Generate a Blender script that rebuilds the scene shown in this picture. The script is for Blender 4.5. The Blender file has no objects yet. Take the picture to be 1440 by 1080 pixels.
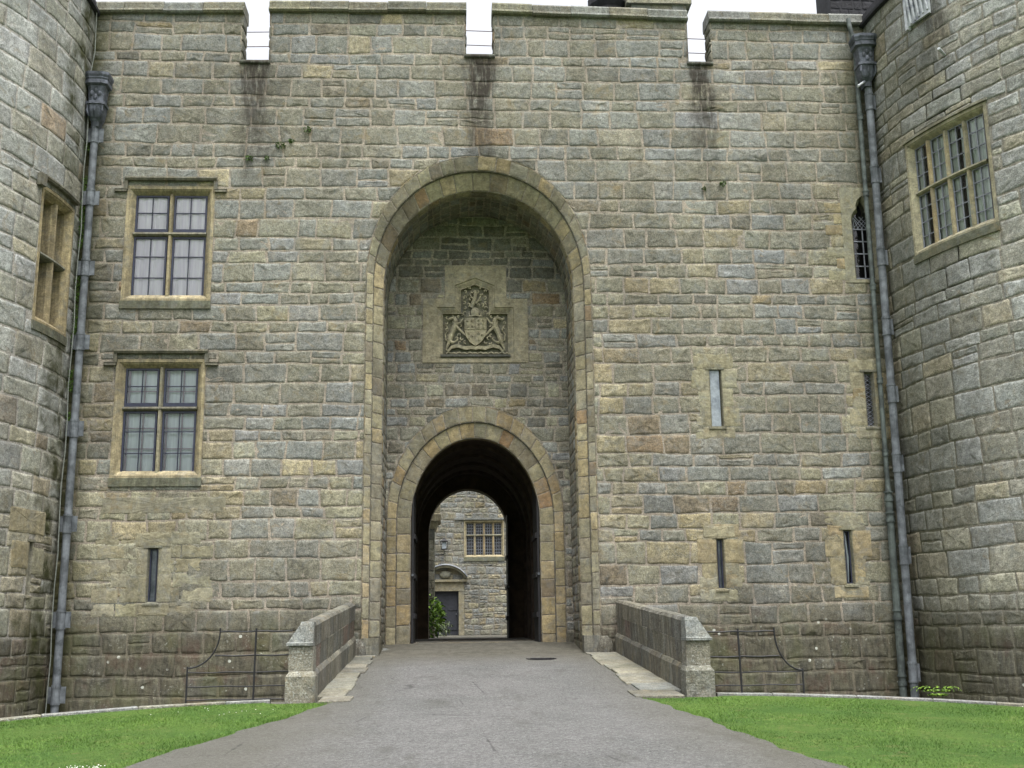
import bpy, math, random
from mathutils import Vector, Matrix
from mathutils.geometry import delaunay_2d_cdt
R_ = math.radians
rnd = random.Random(11)
S = bpy.context.scene
col = S.collection

# ------------------------------------------------------------------ camera
EYE = 1.6; YAW = R_(3.1); PITCH = R_(12.2); ROLL = R_(0.75)
cd = bpy.data.cameras.new('camera'); cam = bpy.data.objects.new('camera', cd); col.objects.link(cam)
cd.sensor_width = 36; cd.lens = 36*1595/1440.; cd.clip_start = .1; cd.clip_end = 2000
fwd = Vector((math.sin(YAW)*math.cos(PITCH), math.cos(YAW)*math.cos(PITCH), math.sin(PITCH)))
rt = Vector((math.cos(YAW), -math.sin(YAW), 0)); up = rt.cross(fwd)
m = Matrix((rt, up, -fwd)).transposed()
m = m @ Matrix.Rotation(-ROLL, 3, 'Z')
cam.matrix_world = Matrix.Translation((0, 0, EYE)) @ m.to_4x4()
S.camera = cam

# ------------------------------------------------------------------ world, sun, exposure
SUN_EL = R_(72); SUN_AZ = R_(165)          # compass style: direction the light comes from, 180 = behind the camera
w = bpy.data.worlds.new('World'); S.world = w; w.use_nodes = True
nt = w.node_tree; nt.nodes.clear()
out = nt.nodes.new('ShaderNodeOutputWorld'); bg = nt.nodes.new('ShaderNodeBackground'); sky = nt.nodes.new('ShaderNodeTexSky')
hs = nt.nodes.new('ShaderNodeHueSaturation')
sky.sky_type = 'NISHITA'; sky.sun_disc = False; sky.sun_elevation = SUN_EL; sky.sun_rotation = SUN_AZ
sky.dust_density = 8.0; sky.air_density = 1.0; sky.ozone_density = 2.0
hs.inputs['Saturation'].default_value = .2
nt.links.new(sky.outputs[0], hs.inputs['Color']); nt.links.new(hs.outputs[0], bg.inputs[0]); bg.inputs[1].default_value = .15
nt.links.new(bg.outputs[0], out.inputs[0])
sd = bpy.data.lights.new('sun', 'SUN'); sd.energy = .5; sd.angle = R_(25); sd.color = (1, .98, .95)
sun = bpy.data.objects.new('sun', sd); col.objects.link(sun)
sdir = Vector((math.sin(SUN_AZ)*math.cos(SUN_EL), math.cos(SUN_AZ)*math.cos(SUN_EL), math.sin(SUN_EL)))
sun.rotation_euler = sdir.to_track_quat('Z', 'Y').to_euler()
S.view_settings.view_transform = 'Standard'; S.view_settings.look = 'None'
S.view_settings.exposure = 1.5; S.view_settings.gamma = 1.0

# ------------------------------------------------------------------ materials
def lin(r, g, b, k=1.0):
    f = lambda c: (c/255/12.92 if c/255 <= .04045 else ((c/255+.055)/1.055)**2.4)*k
    return (f(r), f(g), f(b), 1)

class NT:
    def __init__(s, name):
        s.m = bpy.data.materials.new(name); s.m.use_nodes = True; s.t = s.m.node_tree
        s.b = s.t.nodes['Principled BSDF']; s.b.inputs['Roughness'].default_value = .9
        s.b.inputs['Specular IOR Level'].default_value = .25
        s.pos = s.n('ShaderNodeNewGeometry').outputs['Position']
    def n(s, k): return s.t.nodes.new(k)
    def L(s, a, b): s.t.links.new(a, b)
    def put(s, sock, v):
        if hasattr(v, 'is_output') or isinstance(v, bpy.types.NodeSocket): s.L(v, sock)
        else: sock.default_value = v
    def noise(s, scale, det=4, rough=.55, vec=None, dist=0):
        n = s.n('ShaderNodeTexNoise'); n.inputs['Scale'].default_value = scale; n.inputs['Detail'].default_value = det
        n.inputs['Roughness'].default_value = rough; n.inputs['Distortion'].default_value = dist
        s.L(vec or s.pos, n.inputs['Vector']); return n.outputs['Fac']
    def voro(s, scale, vec=None, feat='F1'):
        n = s.n('ShaderNodeTexVoronoi'); n.feature = feat; n.inputs['Scale'].default_value = scale
        s.L(vec or s.pos, n.inputs['Vector']); return n.outputs['Distance']
    def mp(s, v, a, b, c=0., d=1., smooth=False):
        n = s.n('ShaderNodeMapRange'); n.clamp = True
        if smooth: n.interpolation_type = 'SMOOTHSTEP'
        s.put(n.inputs[0], v)
        for i, q in enumerate((a, b, c, d)): n.inputs[i+1].default_value = q
        return n.outputs[0]
    def mth(s, op, a, b=0.):
        n = s.n('ShaderNodeMath'); n.operation = op; s.put(n.inputs[0], a); s.put(n.inputs[1], b); return n.outputs[0]
    def mix(s, f, a, b, mode='MIX'):
        n = s.n('ShaderNodeMix'); n.data_type = 'RGBA'; n.blend_type = mode
        s.put(n.inputs[0], f); s.put(n.inputs[6], a); s.put(n.inputs[7], b); return n.outputs[2]
    def xyz(s):
        n = s.n('ShaderNodeSeparateXYZ'); s.L(s.pos, n.inputs[0]); return n.outputs
    def scl(s, v3):
        n = s.n('ShaderNodeMapping'); n.inputs['Scale'].default_value = v3; s.L(s.pos, n.inputs['Vector']); return n.outputs[0]
    def gray(s, v):
        n = s.n('ShaderNodeCombineColor'); [s.put(n.inputs[i], v) for i in range(3)]; return n.outputs[0]
    def bump(s, h, st=.5, dist=.02):
        n = s.n('ShaderNodeBump'); n.inputs['Strength'].default_value = st; n.inputs['Distance'].default_value = dist
        s.L(h, n.inputs['Height']); s.L(n.outputs[0], s.b.inputs['Normal'])
    def base(s, c): s.put(s.b.inputs['Base Color'], c)

def stone_mat(name, lichen=.5, streaks=None, low=None, algae=None, base=None, fine=1.0, runs=0., bump=.38, grain=1.0):
    k = NT(name)
    if base is None:
        a = k.n('ShaderNodeAttribute'); a.attribute_name = 'Col'; c = a.outputs['Color']
    else: c = base
    n1 = k.noise(1.7, 5, .6); n2 = k.noise(9*fine, 9, .68, dist=.4); n3 = k.noise(38*fine, 5, .6); n4 = k.noise(3.3, 4, .55)
    bed = k.noise(1.0, 6, .65, vec=k.scl((4.5, 4.5, 26)), dist=.6)            # sandstone bedding
    f = k.mth('MULTIPLY', k.mp(n2, .3, .72, .58, 1.45), k.mp(n1, .3, .7, .82, 1.16))
    f = k.mth('MULTIPLY', f, k.mp(n3, .34, .66, 1-.42*grain, 1+.42*grain)); f = k.mth('MULTIPLY', f, k.mp(bed, .35, .65, .88, 1.1))
    c = k.mix(1.0, c, k.gray(f), 'MULTIPLY')
    c = k.mix(k.mp(n4, .56, .7, 0, .25), c, lin(104, 96, 70))                # ochre weathering
    c = k.mix(k.mp(k.noise(5.1, 6, .7), .62, .72, 0, .6), c, lin(72, 70, 60)) # grime
    c = k.mix(k.mp(k.noise(2.9, 8, .72, dist=.8), .5, .64, 0, .34), c, lin(112, 118, 120))
    c = k.mix(k.mp(k.noise(2.3, 7, .7, dist=1.2), .57, .68, 0, .42), c, lin(122, 106, 74))
    c = k.mix(k.mth('MULTIPLY', k.mp(k.noise(4.2, 8, .8), .53, .62), .38), c, lin(118, 113, 102))
    bl = k.mth('MULTIPLY', k.mp(k.noise(1, 6, .6, vec=k.scl((.55, .55, .3))), .36, .64, .84, 1.15), k.mp(k.noise(1, 7, .7, vec=k.scl((2.6, 2.6, .8))), .35, .65, .9, 1.09))
    c = k.mix(1., c, k.gray(bl), 'MULTIPLY')
    lm = k.mth('MULTIPLY', k.mp(k.noise(26, 6, .75), .53, .62), k.mp(k.noise(1.3, 4), .4, .6))
    c = k.mix(k.mth('MULTIPLY', lm, lichen), c, lin(146, 148, 140))
    o = k.xyz()
    if streaks:
        tot = None
        for (sx, sw, z0, z1, amt) in streaks:
            dx = k.mth('ABSOLUTE', k.mth('SUBTRACT', k.mth('ADD', o[0], k.mth('MULTIPLY', k.mth('SUBTRACT', k.noise(1.2), .5), .7)), sx))
            q = k.mth('MULTIPLY', k.mp(dx, sw*.35, sw, 1, 0, True), k.mp(o[2], z0, z1, 0, amt))
            q = k.mth('MULTIPLY', q, k.mp(k.noise(1, 7, .75, vec=k.scl((8, 8, 1.5))), .36, .52))
            q = k.mth('MULTIPLY', q, k.mp(o[2], z1+.9, z1+1.4, 1, 0))
            tot = q if tot is None else k.mth('MAXIMUM', tot, q)
        c = k.mix(tot, c, lin(50, 46, 40))
    if low:                                                                  # damp, dirty footing of the wall
        z0, z1 = low
        zz = k.mth('ADD', o[2], k.mth('MULTIPLY', k.mth('SUBTRACT', k.noise(2.2, 5), .5), .9))
        lf = k.mp(zz, z0, z1, .74, 0)
        run = k.noise(1, 6, .7, vec=k.scl((9, 9, 2.2)))
        d = k.mix(k.mp(run, .42, .6), lin(50, 47, 38), lin(88, 85, 70))
        d = k.mix(k.mth('MULTIPLY', k.mp(k.noise(1.6, 4), .55, .63), k.mp(run, .35, .6, 1, .3)), d, lin(70, 52, 42))
        d = k.mix(k.mth('MULTIPLY', k.mp(k.noise(1.1, 4, vec=k.scl((1.3, 1.3, .8))), .52, .66), .6), d, lin(72, 76, 42))
        d = k.mix(k.mth('MULTIPLY', k.mp(k.noise(18, 6, .75), .58, .64), k.mp(k.noise(2.1), .46, .6)), d, lin(146, 148, 138))
        c = k.mix(lf, c, d)
        vs = k.voro(4.2); c = k.mix(k.mth('MULTIPLY', k.mp(k.mth('ADD', vs, k.mth('MULTIPLY', k.noise(9), .22)), .24, .27, .85, 0), k.mth('MULTIPLY', k.mp(k.noise(.75), .57, .62), k.mp(zz, z0, z1-.1, .9, 0))), c, lin(196, 200, 190))
    if algae:
        tot = None
        for (ax, aw, amt) in algae:
            dx = k.mth('ABSOLUTE', k.mth('SUBTRACT', o[0], ax))
            q = k.mth('MULTIPLY', k.mp(k.mth('ADD', dx, k.mth('MULTIPLY', k.mth('SUBTRACT', k.noise(1.5, 5), .5), .7)), .05, aw, amt, 0), k.mp(k.noise(5, 5), .3, .5, .45, 1))
            tot = q if tot is None else k.mth('MAXIMUM', tot, q)
        c = k.mix(tot, c, k.mix(k.noise(3), lin(40, 44, 20), lin(66, 66, 38)))
    if runs:
        rr = k.noise(1, 6, .7, vec=k.scl((14, 5.5, .9)))
        q = k.mp(rr, .44, .56, 0, runs)
        c = k.mix(q, c, lin(48, 44, 37))
    k.base(c)
    h = k.mth('ADD', k.mth('MULTIPLY', n2, 1.0), k.mth('ADD', k.mth('MULTIPLY', n3, .45), k.mth('MULTIPLY', bed, .5)))
    k.bump(h, bump, .035)
    k.b.inputs['Roughness'].default_value = .92
    return k.m

def plain(name, c, rough=.6, metal=0., nz=12, amt=.25, c2=None, bump=0., spec=.4):
    k = NT(name); n = k.noise(nz, 5, .6)
    f = k.gray(k.mp(n, .3, .7, 1-amt, 1+amt)); cc = k.mix(1., c, f, 'MULTIPLY')
    if c2: cc = k.mix(k.mp(k.noise(3.1, 5, .65), .48, .62), cc, c2)
    k.base(cc); k.b.inputs['Roughness'].default_value = rough; k.b.inputs['Metallic'].default_value = metal
    k.b.inputs['Specular IOR Level'].default_value = spec
    if bump: k.bump(n, bump, .01)
    return k.m

M = {}
M['stone'] = stone_mat('wall_stone', .45, streaks=[(-5.02, .5, 12.0, 15.4, .95), (.75, .5, 11.8, 15.2, 1.), (6.5, .48, 12.0, 15.4, .95)],
                       low=(1.4, 2.3), algae=[(-9.15, .75, .9), (10.9, 1.0, .6)])
M['mortar'] = stone_mat('lime_mortar', .2, base=lin(134, 126, 114), streaks=[(-5.02, .5, 12.0, 15.4, .9), (.75, .5, 11.8, 15.2, .95), (6.5, .48, 12.0, 15.4, .9)],
                        low=(1.3, 2.2), algae=[(-9.15, .75, .9), (10.9, 1.0, .6)], bump=.4)
M['tower_stone'] = stone_mat('tower_stone', .8, low=(1.2, 2.1), algae=[(-8.95, .24, 1.), (10.9, .75, .55)])
M['tower_stone_r'] = stone_mat('tower_stone_grey', .3, low=(1.2, 2.1), algae=[(-8.95, .24, 1.), (10.9, .75, .5)], streaks=[(11.5, .28, 13.2, 15.9, .75)])
M['tower_mortar'] = stone_mat('tower_mortar', .2, base=lin(150, 146, 139), low=(.9, 1.6), algae=[(-8.95, .24, 1.), (10.9, .7, .8)], bump=.3)
M['tower_mortar_r'] = stone_mat('tower_mortar_grey', .2, base=lin(128, 124, 114), low=(.9, 1.6), algae=[(10.9, .9, .8)], bump=.3)
M['recess_mortar'] = stone_mat('recess_mortar', .1, base=lin(134, 128, 116), bump=.3)
M['dress'] = stone_mat('dressed_sandstone', .12, fine=.8, bump=.25, grain=.4)
M['weathered'] = stone_mat('mouldy_sandstone', .15, fine=.8, grain=.5, bump=.3, runs=.3)
M['parapet'] = stone_mat('parapet_stone', .9, runs=.45, bump=.5)
M['capping'] = stone_mat('capping_stone', 1.6, bump=.6)
M['court'] = stone_mat('courtyard_rubble', .3)
M['court_mortar'] = stone_mat('courtyard_mortar', .1, base=lin(112, 108, 98), bump=.3)
M['flag'] = stone_mat('paving_flag', .25, bump=.5)
M['dark_stone'] = plain('sooty_stone', lin(62, 54, 44), .95, nz=6, amt=.4, bump=.5)
M['black_brick'] = plain('blackened_stone', lin(38, 38, 42), .9, nz=6, amt=.5, bump=.6)
M['lead'] = plain('old_lead', lin(98, 103, 108), .65, .1, nz=5, amt=.45, c2=lin(68, 73, 77), bump=.15)
M['lead_dark'] = plain('dark_lead', lin(84, 88, 98), .6, .15, nz=9, amt=.5, c2=lin(50, 56, 60), bump=.2)
M['lead_white'] = plain('pale_lead', lin(176, 180, 184), .5, .1, nz=9, amt=.25, c2=lin(120, 124, 134))
M['copper'] = plain('green_painted_pipe', lin(82, 90, 87), .65, .1, nz=5, amt=.45, c2=lin(58, 64, 63))
M['cable'] = plain('grey_cable', lin(112, 116, 110), .7)
M['iron'] = plain('black_iron', lin(34, 34, 36), .6, .2)
M['rail'] = plain('roof_rail_metal', lin(92, 78, 74), .6, .2)
M['sash'] = plain('dark_blue_sash', lin(38, 42, 60), .5)
M['leadcame'] = plain('lead_came', lin(120, 124, 132), .6)
M['board'] = plain('grey_boarding', lin(132, 140, 146), .5, c2=lin(100, 108, 116))
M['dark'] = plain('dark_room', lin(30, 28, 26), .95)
M['door'] = plain('black_oak', lin(24, 24, 26), .6, nz=20, amt=.4, bump=.3)
M['doorblue'] = plain('dark_painted_door', lin(42, 44, 50), .5)
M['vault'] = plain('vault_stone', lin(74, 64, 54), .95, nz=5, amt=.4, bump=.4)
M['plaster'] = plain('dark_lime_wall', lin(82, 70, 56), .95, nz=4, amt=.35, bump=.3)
M['soil'] = plain('ditch_soil', lin(72, 76, 48), .95, nz=3, amt=.4, bump=.5)
M['terrain'] = plain('distant_ground', lin(84, 110, 56), .95, nz=1, amt=.3)

def glass_mat():
    k = NT('window_glass'); t = k.t
    tr = k.n('ShaderNodeBsdfTransparent'); gl = k.n('ShaderNodeBsdfGlossy'); fr = k.n('ShaderNodeFresnel'); mx = k.n('ShaderNodeMixShader')
    fr.inputs['IOR'].default_value = 1.6; gl.inputs['Roughness'].default_value = .03; tr.inputs['Color'].default_value = (.95, .96, .97, 1)
    b = k.n('ShaderNodeBump'); b.inputs['Strength'].default_value = .5; b.inputs['Distance'].default_value = .015
    k.L(k.noise(3.5, 2), b.inputs['Height']); k.L(b.outputs[0], gl.inputs['Normal'])
    k.L(fr.outputs[0], mx.inputs[0]); k.L(tr.outputs[0], mx.inputs[1]); k.L(gl.outputs[0], mx.inputs[2])
    k.L(mx.outputs[0], t.nodes['Material Output'].inputs[0]); return k.m
M['glass'] = glass_mat()
def curtain_mat(name, c, c2):
    k = NT(name); k.base(k.mix(k.mp(k.noise(1, 3, .5, vec=k.scl((16, 16, .8))), .35, .65), c, c2)); return k.m
M['curtain'] = curtain_mat('net_curtain', lin(246, 242, 250), lin(226, 220, 234))
M['sky_tone_rag'] = curtain_mat('sky_tone_and_rag', lin(226, 236, 240), lin(206, 216, 222))  # pale blue imitates sky reflected in a window; also the rag's cloth
M['drape'] = curtain_mat('grey_drape', lin(232, 238, 232), lin(176, 186, 178))
def leaf_mat(name, a, b):
    k = NT(name); at = k.n('ShaderNodeAttribute'); at.attribute_name = 'Col'
    k.base(k.mix(at.outputs['Color'], a, b)); k.b.inputs['Roughness'].default_value = .6
    return k.m
M['leaf'] = leaf_mat('shrub_leaf', lin(40, 66, 20), lin(128, 160, 60))
M['leaf2'] = leaf_mat('grey_leaf', lin(58, 72, 44), lin(120, 130, 96))
M['weed'] = leaf_mat('wall_weed', lin(40, 62, 20), lin(82, 112, 42))
M['blade'] = leaf_mat('grass_blade', lin(50, 80, 24), lin(94, 124, 50))
M['petal'] = plain('white_petal', lin(235, 235, 228), .7)
M['twig'] = plain('twig', lin(70, 60, 44), .9)
def lawn_mat():
    k = NT('mown_lawn')
    c = k.mix(k.mp(k.noise(.7, 6, .7), .38, .62), lin(60, 90, 30), lin(84, 108, 42))
    c = k.mix(k.mp(k.noise(22, 6, .8), .4, .64, 0, .8), c, lin(46, 72, 24)); c = k.mix(k.mp(k.noise(4, 7, .75), .54, .68, 0, .7), c, lin(104, 106, 60))
    c = k.mix(k.mp(k.noise(2.3, 6, .75), .6, .7, 0, .6), c, lin(98, 88, 56))
    k.base(c); k.bump(k.noise(40, 5, .8), .9, .04); return k.m
M['lawn'] = lawn_mat()
def road_mat():
    k = NT('worn_tarmac'); o = k.xyz()
    c = k.mix(k.mp(k.noise(.8, 6, .7), .38, .62), lin(65, 66, 64), lin(81, 80, 79))
    g = k.noise(26, 7, .9); v = k.voro(38)
    c = k.mix(k.mp(g, .42, .6, 0, .75), c, lin(108, 108, 107)); c = k.mix(k.mp(v, .05, .3, .6, 0), c, lin(40, 39, 40))
    for sc, lo_, hi in ((42, .74, 1.28), (17, .9, 1.1)):
        vn = k.n('ShaderNodeTexVoronoi'); vn.inputs['Scale'].default_value = sc; k.L(k.pos, vn.inputs['Vector'])
        sp_ = k.n('ShaderNodeSeparateColor'); k.L(vn.outputs['Color'], sp_.inputs[0]); c = k.mix(1., c, k.gray(k.mp(sp_.outputs[0], 0, 1, lo_, hi)), 'MULTIPLY')
    c = k.mix(k.mp(k.noise(60, 2, .5), .62, .68, 0, .8), c, lin(132, 134, 131))
    c = k.mix(k.mp(k.noise(1.6, 8, .75, vec=k.scl((1, .35, 1))), .54, .66, 0, .45), c, lin(59, 59, 53))
    edge = k.mp(k.mth('ABSOLUTE', k.mth('SUBTRACT', k.mth('ADD', o[0], k.mth('MULTIPLY', k.noise(1.4, 6), .9)), 1.1)), 1.5, 2.8, 0, .5)
    c = k.mix(edge, c, lin(74, 72, 60))
    cr = k.voro(.55, vec=None, feat='DISTANCE_TO_EDGE')
    c = k.mix(k.mth('MULTIPLY', k.mp(k.mth('ADD', cr, k.mth('MULTIPLY', k.noise(6, 5), .03)), .017, .024, .55, 0), k.mp(k.noise(.6), .5, .6)), c, lin(35, 34, 33))
    c = k.mix(k.mp(k.mth('ADD', o[1], k.noise(1.5)), 24.5, 27.5, 0, .8), c, k.mix(k.mp(k.noise(4, 6, .7), .4, .6), lin(65, 63, 53), lin(85, 82, 72)))
    k.base(c); k.bump(k.mth('ADD', g, v), .8, .015); k.b.inputs['Roughness'].default_value = .9; return k.m
M['road'] = road_mat()

# ------------------------------------------------------------------ mesh builder
class MB:
    def __init__(s): s.v = []; s.f = []; s.c = []; s.cc = (1, 1, 1, 1); s.flat = []
    def V(s, p, c=None): s.v.append(tuple(p)); s.c.append(c or s.cc); return len(s.v)-1
    def F(s, *ids): s.f.append(ids)
    def quad(s, *ps): s.F(*[s.V(p) for p in ps])
    def box(s, x0, x1, y0, y1, z0, z1):
        i = [s.V((x, y, z)) for z in (z0, z1) for x, y in ((x0, y0), (x1, y0), (x1, y1), (x0, y1))]
        for a in ((3, 2, 1, 0), (4, 5, 6, 7), (0, 1, 5, 4), (1, 2, 6, 5), (2, 3, 7, 6), (3, 0, 4, 7)): s.F(*[i[q] for q in a])
    def pbox(s, P, u0, u1, z0, z1, d0, d1, nu=1, slope=0):
        """box in wall coordinates; slope lowers the front top edge"""
        us = [u0+(u1-u0)*k/nu for k in range(nu+1)]
        rows = [[s.V(P(u, z, d)) for (z, d) in ((z0, d0), (z0, d1), (z1-slope, d1), (z1, d0))] for u in us]
        for a, b in zip(rows, rows[1:]):
            for j in range(4): s.F(a[j], b[j], b[(j+1) % 4], a[(j+1) % 4])
        s.F(*rows[0]); s.F(*rows[-1][::-1])
    def rings(s, rs, closed=True, cap0=False, cap1=False):
        ids = [[s.V(p) for p in r] for r in rs]; n = len(rs[0])
        for a, b in zip(ids, ids[1:]):
            for j in range(n if closed else n-1): s.F(a[j], a[(j+1) % n], b[(j+1) % n], b[j])
        if cap0: s.F(*ids[0][::-1])
        if cap1: s.F(*ids[-1])
    def tube(s, pts, rad, n=8, cap=True, sq=1.0):
        pts = [Vector(p) for p in pts]; rad = rad if isinstance(rad, (list, tuple)) else [rad]*len(pts)
        rs = []; t0 = None; nrm = None
        for i, p in enumerate(pts):
            t = (pts[min(i+1, len(pts)-1)]-pts[max(i-1, 0)]).normalized()
            if nrm is None: nrm = t.orthogonal().normalized()
            else: nrm = (nrm-t*nrm.dot(t)).normalized()
            b = t.cross(nrm)
            rs.append([p+(nrm*math.cos(a)+b*math.sin(a)*sq)*rad[i] for a in [2*math.pi*j/n for j in range(n)]])
        s.rings(rs, True, cap, cap)
    def ball(s, c, r, n=8, k=5):
        c = Vector(c); r = r if isinstance(r, (tuple, list)) else (r, r, r)
        s.rings([[c+Vector((math.cos(a)*math.sin(b)*r[0], math.sin(a)*math.sin(b)*r[1], math.cos(b)*r[2])) for a in [2*math.pi*j/n for j in range(n)]]
                 for b in [math.pi*(.04+.92*i/k) for i in range(k+1)]], True, True, True)
    def lathe(s, x, y, prof, n=14):
        s.rings([[(x+r*math.cos(2*math.pi*j/n), y+r*math.sin(2*math.pi*j/n), z) for j in range(n)] for r, z in prof], True, True, True)
    def build(s, name, mat, parent=None, smooth=False, label=None, recalc=False):
        off = Vector((0, 0, 0)); q = parent
        while q is not None: off += q.location; q = q.parent
        me = bpy.data.meshes.new(name)
        me.from_pydata([(a-off.x, b-off.y, c-off.z) for a, b, c in s.v], [], s.f)
        ca = me.color_attributes.new('Col', 'FLOAT_COLOR', 'POINT')
        ca.data.foreach_set('color', [q for c in s.c for q in c])
        me.materials.append(M[mat] if isinstance(mat, str) else mat)
        if recalc:
            import bmesh
            bm = bmesh.new(); bm.from_mesh(me); bmesh.ops.recalc_face_normals(bm, faces=bm.faces); bm.to_mesh(me); bm.free()
        if smooth or name in ('stonework', 'recess_stonework', 'reveal_stonework', 'crenel_lining'):
            fl = set(s.flat); me.polygons.foreach_set('use_smooth', [i not in fl for i in range(len(me.polygons))])
        o = bpy.data.objects.new(name, me); col.objects.link(o)
        if parent: o.parent = parent
        if label: o['label'] = label
        return o

def thing(name, loc, label, cat, group=None):
    o = bpy.data.objects.new(name, None); col.objects.link(o); o.location = loc; o.empty_display_size = .2
    return tag(o, label, cat, group)
def tag(o, label, cat, group=None):
    o['label'] = label; o['category'] = cat
    if group: o['group'] = group
    return o
def struct(name, mb, mat, kind='structure', **kw):
    o = mb.build(name, mat, **kw); o['kind'] = kind; return o

# ------------------------------------------------------------------ 2D helpers and masonry
def area(p): return abs(sum(p[i][0]*p[(i+1) % len(p)][1]-p[(i+1) % len(p)][0]*p[i][1] for i in range(len(p))))/2
def clip(p, a, b, off=0.):
    """keep the side to the RIGHT of a->b (outside of a CCW hole), shifted by off"""
    dx, dy = b[0]-a[0], b[1]-a[1]; l = math.hypot(dx, dy)
    if l < 1e-9: return p
    nx, ny = dy/l, -dx/l
    g = [((q[0]-a[0])*nx+(q[1]-a[1])*ny)-off for q in p]; r = []
    for i in range(len(p)):
        j = (i+1) % len(p)
        if g[i] >= 0: r.append(p[i])
        if (g[i] >= 0) != (g[j] >= 0):
            t = g[i]/(g[i]-g[j]); r.append((p[i][0]+(p[j][0]-p[i][0])*t, p[i][1]+(p[j][1]-p[i][1])*t))
    return r
def inside(q, poly):
    c = False; n = len(poly)
    for i in range(n):
        a, b = poly[i], poly[(i+1) % n]
        if (a[1] > q[1]) != (b[1] > q[1]) and q[0] < (b[0]-a[0])*(q[1]-a[1])/(b[1]-a[1])+a[0]: c = not c
    return c
def rect(u0, u1, z0, z1): return [(u0, z0), (u1, z0), (u1, z1), (u0, z1)]
def bbox(p): return min(q[0] for q in p), max(q[0] for q in p), min(q[1] for q in p), max(q[1] for q in p)
def hit(pa, pb):
    a, b = bbox(pa), bbox(pb)
    return a[0] < b[1] and b[0] < a[1] and a[2] < b[3] and b[2] < a[3]

def stone(mb, P, poly, c, h=.009, mort=.011, rough=1.0, corner=.03):
    n = len(poly)
    # CCW orientation
    sg = sum(poly[i][0]*poly[(i+1) % n][1]-poly[(i+1) % n][0]*poly[i][1] for i in range(n))
    if sg < 0: poly = poly[::-1]
    p = poly
    for i in range(n):
        p = clip(p, poly[(i+1) % n], poly[i], mort*rnd.uniform(.45, 1.6))
        if len(p) < 3: return
    if area(p) < .004: return
    cx = sum(q[0] for q in p)/len(p); cz = sum(q[1] for q in p)/len(p)
    pts = []; n = len(p)
    for i in range(n):
        a, b = p[i], p[(i+1) % n]; l = math.hypot(b[0]-a[0], b[1]-a[1])
        if l < .02: pts.append(a); continue
        k = min(corner*rnd.uniform(.4, 1.3), l*.3)/l; m_ = max(0, int(l/.2))
        ts = [k]+[(j+1)/(m_+1) for j in range(m_)]+[1-k]
        nx, nz = (b[1]-a[1])/l, -(b[0]-a[0])/l
        for t in ts:
            j = rnd.uniform(-.011, .007)*rough
            pts.append((a[0]+(b[0]-a[0])*t+nx*j, a[1]+(b[1]-a[1])*t+nz*j))
    lo = [mb.V(P(u, z, -.014), c) for u, z in pts]
    tilt = (rnd.uniform(-.006, .006)*rough, rnd.uniform(-.006, .006)*rough); hh = h*rnd.uniform(.7, 1.35)
    up_ = []; mid = []
    for u, z in pts:
        du, dz = cx-u, cz-z; l = math.hypot(du, dz)+1e-6; k = min(.25, .017/l)
        e = hh*.62+(u-cx)*tilt[0]+(z-cz)*tilt[1]
        up_.append(mb.V(P(u+du*k, z+dz*k, e+rnd.uniform(-.002, .002)*rough), c))
        k = min(.5, k+.07/l)
        mid.append(mb.V(P(u+du*k, z+dz*k, e+hh*.3+rnd.uniform(-.004, .005)*rough), c))
    inn = []; n = len(pts)
    for u, z in pts:
        du, dz = cx-u, cz-z; k = rnd.uniform(.48, .66)
        inn.append(mb.V(P(u+du*k, z+dz*k, hh*.95+(u-cx)*tilt[0]*.4+(z-cz)*tilt[1]*.4+rnd.uniform(-.006, .006)*rough), c))
    m0 = mb.V(P(cx, cz, hh*.95+rnd.uniform(-.003, .003)*rough), c)
    for i in range(n):
        j = (i+1) % n
        mb.flat.append(len(mb.f)); mb.F(lo[i], lo[j], up_[j], up_[i]); mb.F(up_[i], up_[j], mid[j], mid[i]); mb.F(mid[i], mid[j], inn[j], inn[i]); mb.F(inn[i], inn[j], m0)

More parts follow.
